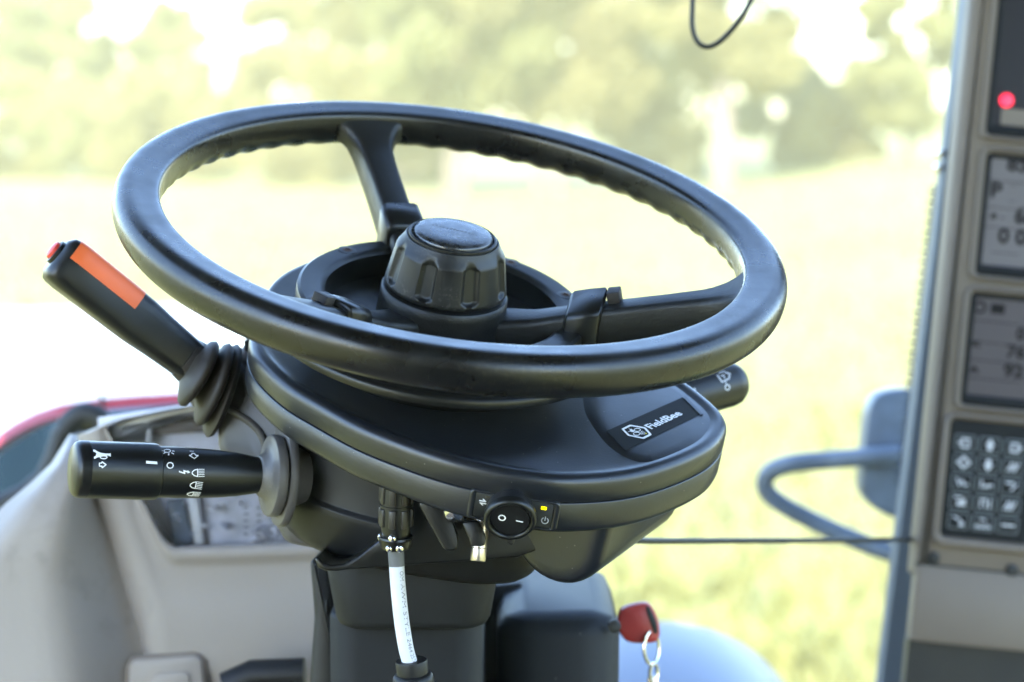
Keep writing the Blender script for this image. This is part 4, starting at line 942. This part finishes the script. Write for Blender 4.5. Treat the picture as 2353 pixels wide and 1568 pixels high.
# keypad
kpd = mk('keypad', prism(crect(50, 520, 962, 1232, 12), [(0, -.006), (0, .0005), (.0006, .0012)]), M_KEYPAD, mc, MCM)
mk('keypad_frame', ring_plate(crect(34, 536, 948, 1258, 24), crect(49, 521, 961, 1233, 12), -.006, .0045, .003), M_CONS, mc, MCM, sharp=60)
ic_ = {(0, 0): 'left', (0, 1): 'up', (0, 2): 'right', (1, 0): 'dia', (1, 1): 'down', (1, 2): 'hash', (2, 0): 'w', (2, 1): 'e', (2, 2): 'v', (3, 0): 'car', (3, 1): 'pi', (3, 2): 'hash', (4, 0): 'dot', (4, 1): 'auto', (4, 2): 'bar'}
for r_ in range(5):
    for c_ in range(3):
        u0, v0 = uv(2217 - 7.2 * r_ * .55, 1018 + r_ * 44.5); u = u0 + c_ * 57 * DK; v = v0
        Mk = MCM @ T((u, v, 0))
        key = mk('key', xf(prism([(x * DK, y * DK) for x, y in rr(50, 39, 6, 3)], [(0, .0008), (0, .0018), (.0004, .0022)]), I4), M_KEYLINE, kpd, Mk)
        mk('key_top', prism([(x * DK, y * DK) for x, y in rr(43, 32, 4, 3)], [(0, .0014), (0, .0025)]), M_KEYPAD, key, Mk)
        k = ic_[(r_, c_)]; S = lambda L_: [(x * DK, y * DK) for x, y in L_]
        if k in ('left', 'right'):
            s = -1 if k == 'left' else 1
            pl = stroke(S([(-8, 9), (8, 9), (8, -9), (-8, -9), (-8, 9)]), 5 * DK) + [S([(s * 11, 6), (s * 18, 0), (s * 11, -6)])]
        elif k in ('up', 'down'):
            s = 1 if k == 'up' else -1; pl = [S([(-12, 0), (12, 0), (0, 15 * s)]), S([(-6, 0), (6, 0), (6, -12 * s), (-6, -12 * s)])]
        elif k == 'dia': pl = stroke(S([(-14, 0), (0, 12), (14, 0), (0, -12), (-14, 0)]), 6 * DK)
        elif k == 'hash': pl = sum([stroke(S([(-12 + i * 8, -9), (-4 + i * 8, 9)]), 4.5 * DK) for i in range(3)], [])
        elif k == 'w': pl = stroke(S([(-12, 8), (-6, -8), (0, 4), (6, -8), (14, -4)]), 4 * DK)
        elif k == 'e': pl = stroke(S([(-12, 8), (-12, -8)]), 4 * DK) + stroke(S([(-6, -6), (12, -2)]), 6 * DK)
        elif k == 'v': pl = stroke(S([(-12, 8), (4, 8)]), 5 * DK) + stroke(S([(0, -8), (12, 6)]), 4 * DK)
        elif k == 'car': pl = [S([(-8, -10), (12, -10), (12, 6), (4, 6), (0, 0), (-8, 0)])] + stroke(S([(-14, 9), (2, 9)]), 4 * DK)
        elif k == 'pi': pl = stroke(S([(-10, -9), (-10, 9), (2, 9), (2, -9)]), 4 * DK) + stroke(S([(11, -9), (11, 9)]), 4 * DK)
        elif k == 'dot': pl = stroke(S([(-12, 8), (4, 2)]), 4 * DK) + [S([(2, -12), (12, -12), (12, -2), (2, -2)])]
        elif k == 'bar': pl = stroke(S([(-14, 0), (14, 0)]), 5 * DK)
        else: pl = stroke(S([(-10, 9), (6, 6)]), 3 * DK)
        mk('key_symbol', printed(pl, flat(.0027)), M_GREYPR, key, Mk, smooth=False)
        if k == 'auto': mk('key_lettering', mapg(text_geo('auto', .02), lambda x, y: ((x * 36 - 18) * DK, (y * 12 - 12) * DK, .0027)), M_GREYPR, key, Mk, smooth=False)
for px, py in ((2145, 1283), (2325, 1312)):
    mk('screw', lathe([(0, .0015), (.004, .0016), (.0058, .0010), (.0060, 0), (.0060, -.004), (0, -.004)], 20, False, False), M_COVER2, mc, spot(px, py))
mk('lower_panel', prism(crect(6, 620, 1304, 1478, 8), [(0, -.02), (0, .0005), (.003, .002)]), M_CONS, mc, MCM, sharp=60)
mk('panel_gap', prism(crect(2, 620, 1299, 1305, 1), [(0, -.02), (0, -.0004)]), M_COVER2, mc, MCM)
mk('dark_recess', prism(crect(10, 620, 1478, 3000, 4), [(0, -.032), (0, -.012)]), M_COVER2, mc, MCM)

# ================================================================== GRAB HANDLE, WIRES, FENDER
gh = thing('grab_handle', 'curved blue grey tubular grab handle outside the right window', 'handle', T(C(2060, 1280, 2.35)))
mk('handle_tube', tube(catmull([C(x, y, d) for x, y, d in ((2110, 1042, 2.30), (2000, 1050, 2.31), (1900, 1058, 2.33), (1820, 1066, 2.34), (1772, 1084, 2.35), (1758, 1110, 2.355), (1772, 1140, 2.355), (1830, 1178, 2.35), (1930, 1226, 2.34), (2040, 1268, 2.32), (2140, 1290, 2.30))], 6), .0098, 18), M_RAIL, gh)
mk('mount_plate', plate([tuple(p) for p in catmull([(2070, 893), (2100, 905), (2150, 1000), (2150, 1200), (2060, 1192), (2010, 1165), (1982, 1130), (1980, 1090), (1988, 1000), (1996, 940), (2020, 905)], 4, closed=True)], 2.325, 2.37, .006), M_RAIL, gh)
mk('plate_bolt', lathe([(0, .004), (.005, .0036), (.0065, .001), (.0065, -.004), (0, -.004)], 16, False, False), M_FENDER, gh, frame(C(2030, 1068, 2.318), RIGHT, -DOWN, -FWD))
M_WIRE = pmat('wire_black', (.012, .013, .012), .5)
wt = thing('black_cable', 'thin black cable stretched level between the motor unit and the console', 'cable', T(C(1790, 1240, 1.75)))
mk('cable_run', tube(catmull([C(1380, 1235, 1.48), C(1480, 1243, 1.56), C(1700, 1243, 1.68), C(1950, 1242, 1.85), C(2090, 1240, 1.97), C(2150, 1238, 2.0)], 8), .0022, 10), M_WIRE, wt)
wu = thing('hanging_wire', 'thin black wire hanging in a loop from the cab roof', 'wire', T(C(1630, 105, 1.72)))
def roofpt(px, d): q = C(px, -300, d); return Vector((q.x, q.y, ROOFZ + .005))
mk('wire_loop', tube(catmull([roofpt(1590, 1.72), C(1596, -600, 1.72), C(1598, -180, 1.72), C(1594, -60, 1.72), C(1591, 10, 1.72), C(1591, 62, 1.72), C(1603, 96, 1.72), C(1626, 108, 1.72), C(1655, 95, 1.72), C(1690, 58, 1.72), C(1720, 12, 1.72), C(1738, -30, 1.72), C(1752, -90, 1.72), C(1764, -200, 1.72), C(1772, -500, 1.72), roofpt(1780, 1.72)], 8), .0021, 10), M_WIRE, wu)
fd = thing('front_fender', 'pale blue grey rounded front fender below the ignition key', 'fender', T(C(1600, 1600, 2.6)))
rows = []
for i in range(15):
    t = i / 14; row = []
    for j in range(25):
        s = j / 24; b = R(-92 + 184 * s)
        px = 1500 + 330 * math.sin(b); py = 1428 + 330 * (1 - math.cos(b)) * .75
        row.append(C(1500 + (px - 1500) * (1 + .25 * t), py + 300 * t ** 1.5, 2.75 - .42 * t))
    rows.append(row)
mk('fender_shell', loft(rows, closed=False), M_FENDER, fd)
mk('fender_lip', tube([p for p in rows[-1]], .008, 10), M_FENDER, fd)
# ---- added volume imitating lens glare that washes out the far trees
hz = bpy.data.materials.new('lens_glare'); hz.use_nodes = True; hn = hz.node_tree; hn.nodes.clear()
ho = hn.nodes.new('ShaderNodeOutputMaterial'); hv = hn.nodes.new('ShaderNodeVolumePrincipled')
hv.inputs['Color'].default_value = (1.0, .92, .50, 1); hv.inputs['Density'].default_value = .0040; hv.inputs['Anisotropy'].default_value = .1
hn.links.new(hv.outputs[0], ho.inputs['Volume'])
x0, x1, y0, y1, z0, z1 = -330, 330, -140, 530, -1.3, 14.0
hb = mk('glare', ([(x, y, z) for z in (z0, z1) for y in (y0, y1) for x in (x0, x1)], [(0, 1, 3, 2), (4, 5, 7, 6), (0, 1, 5, 4), (2, 3, 7, 6), (0, 2, 6, 4), (1, 3, 7, 5)]), hz, smooth=False)
tag(hb, 'added pale volume imitating lens glare over the meadow', 'glare', kind='stuff')
done()
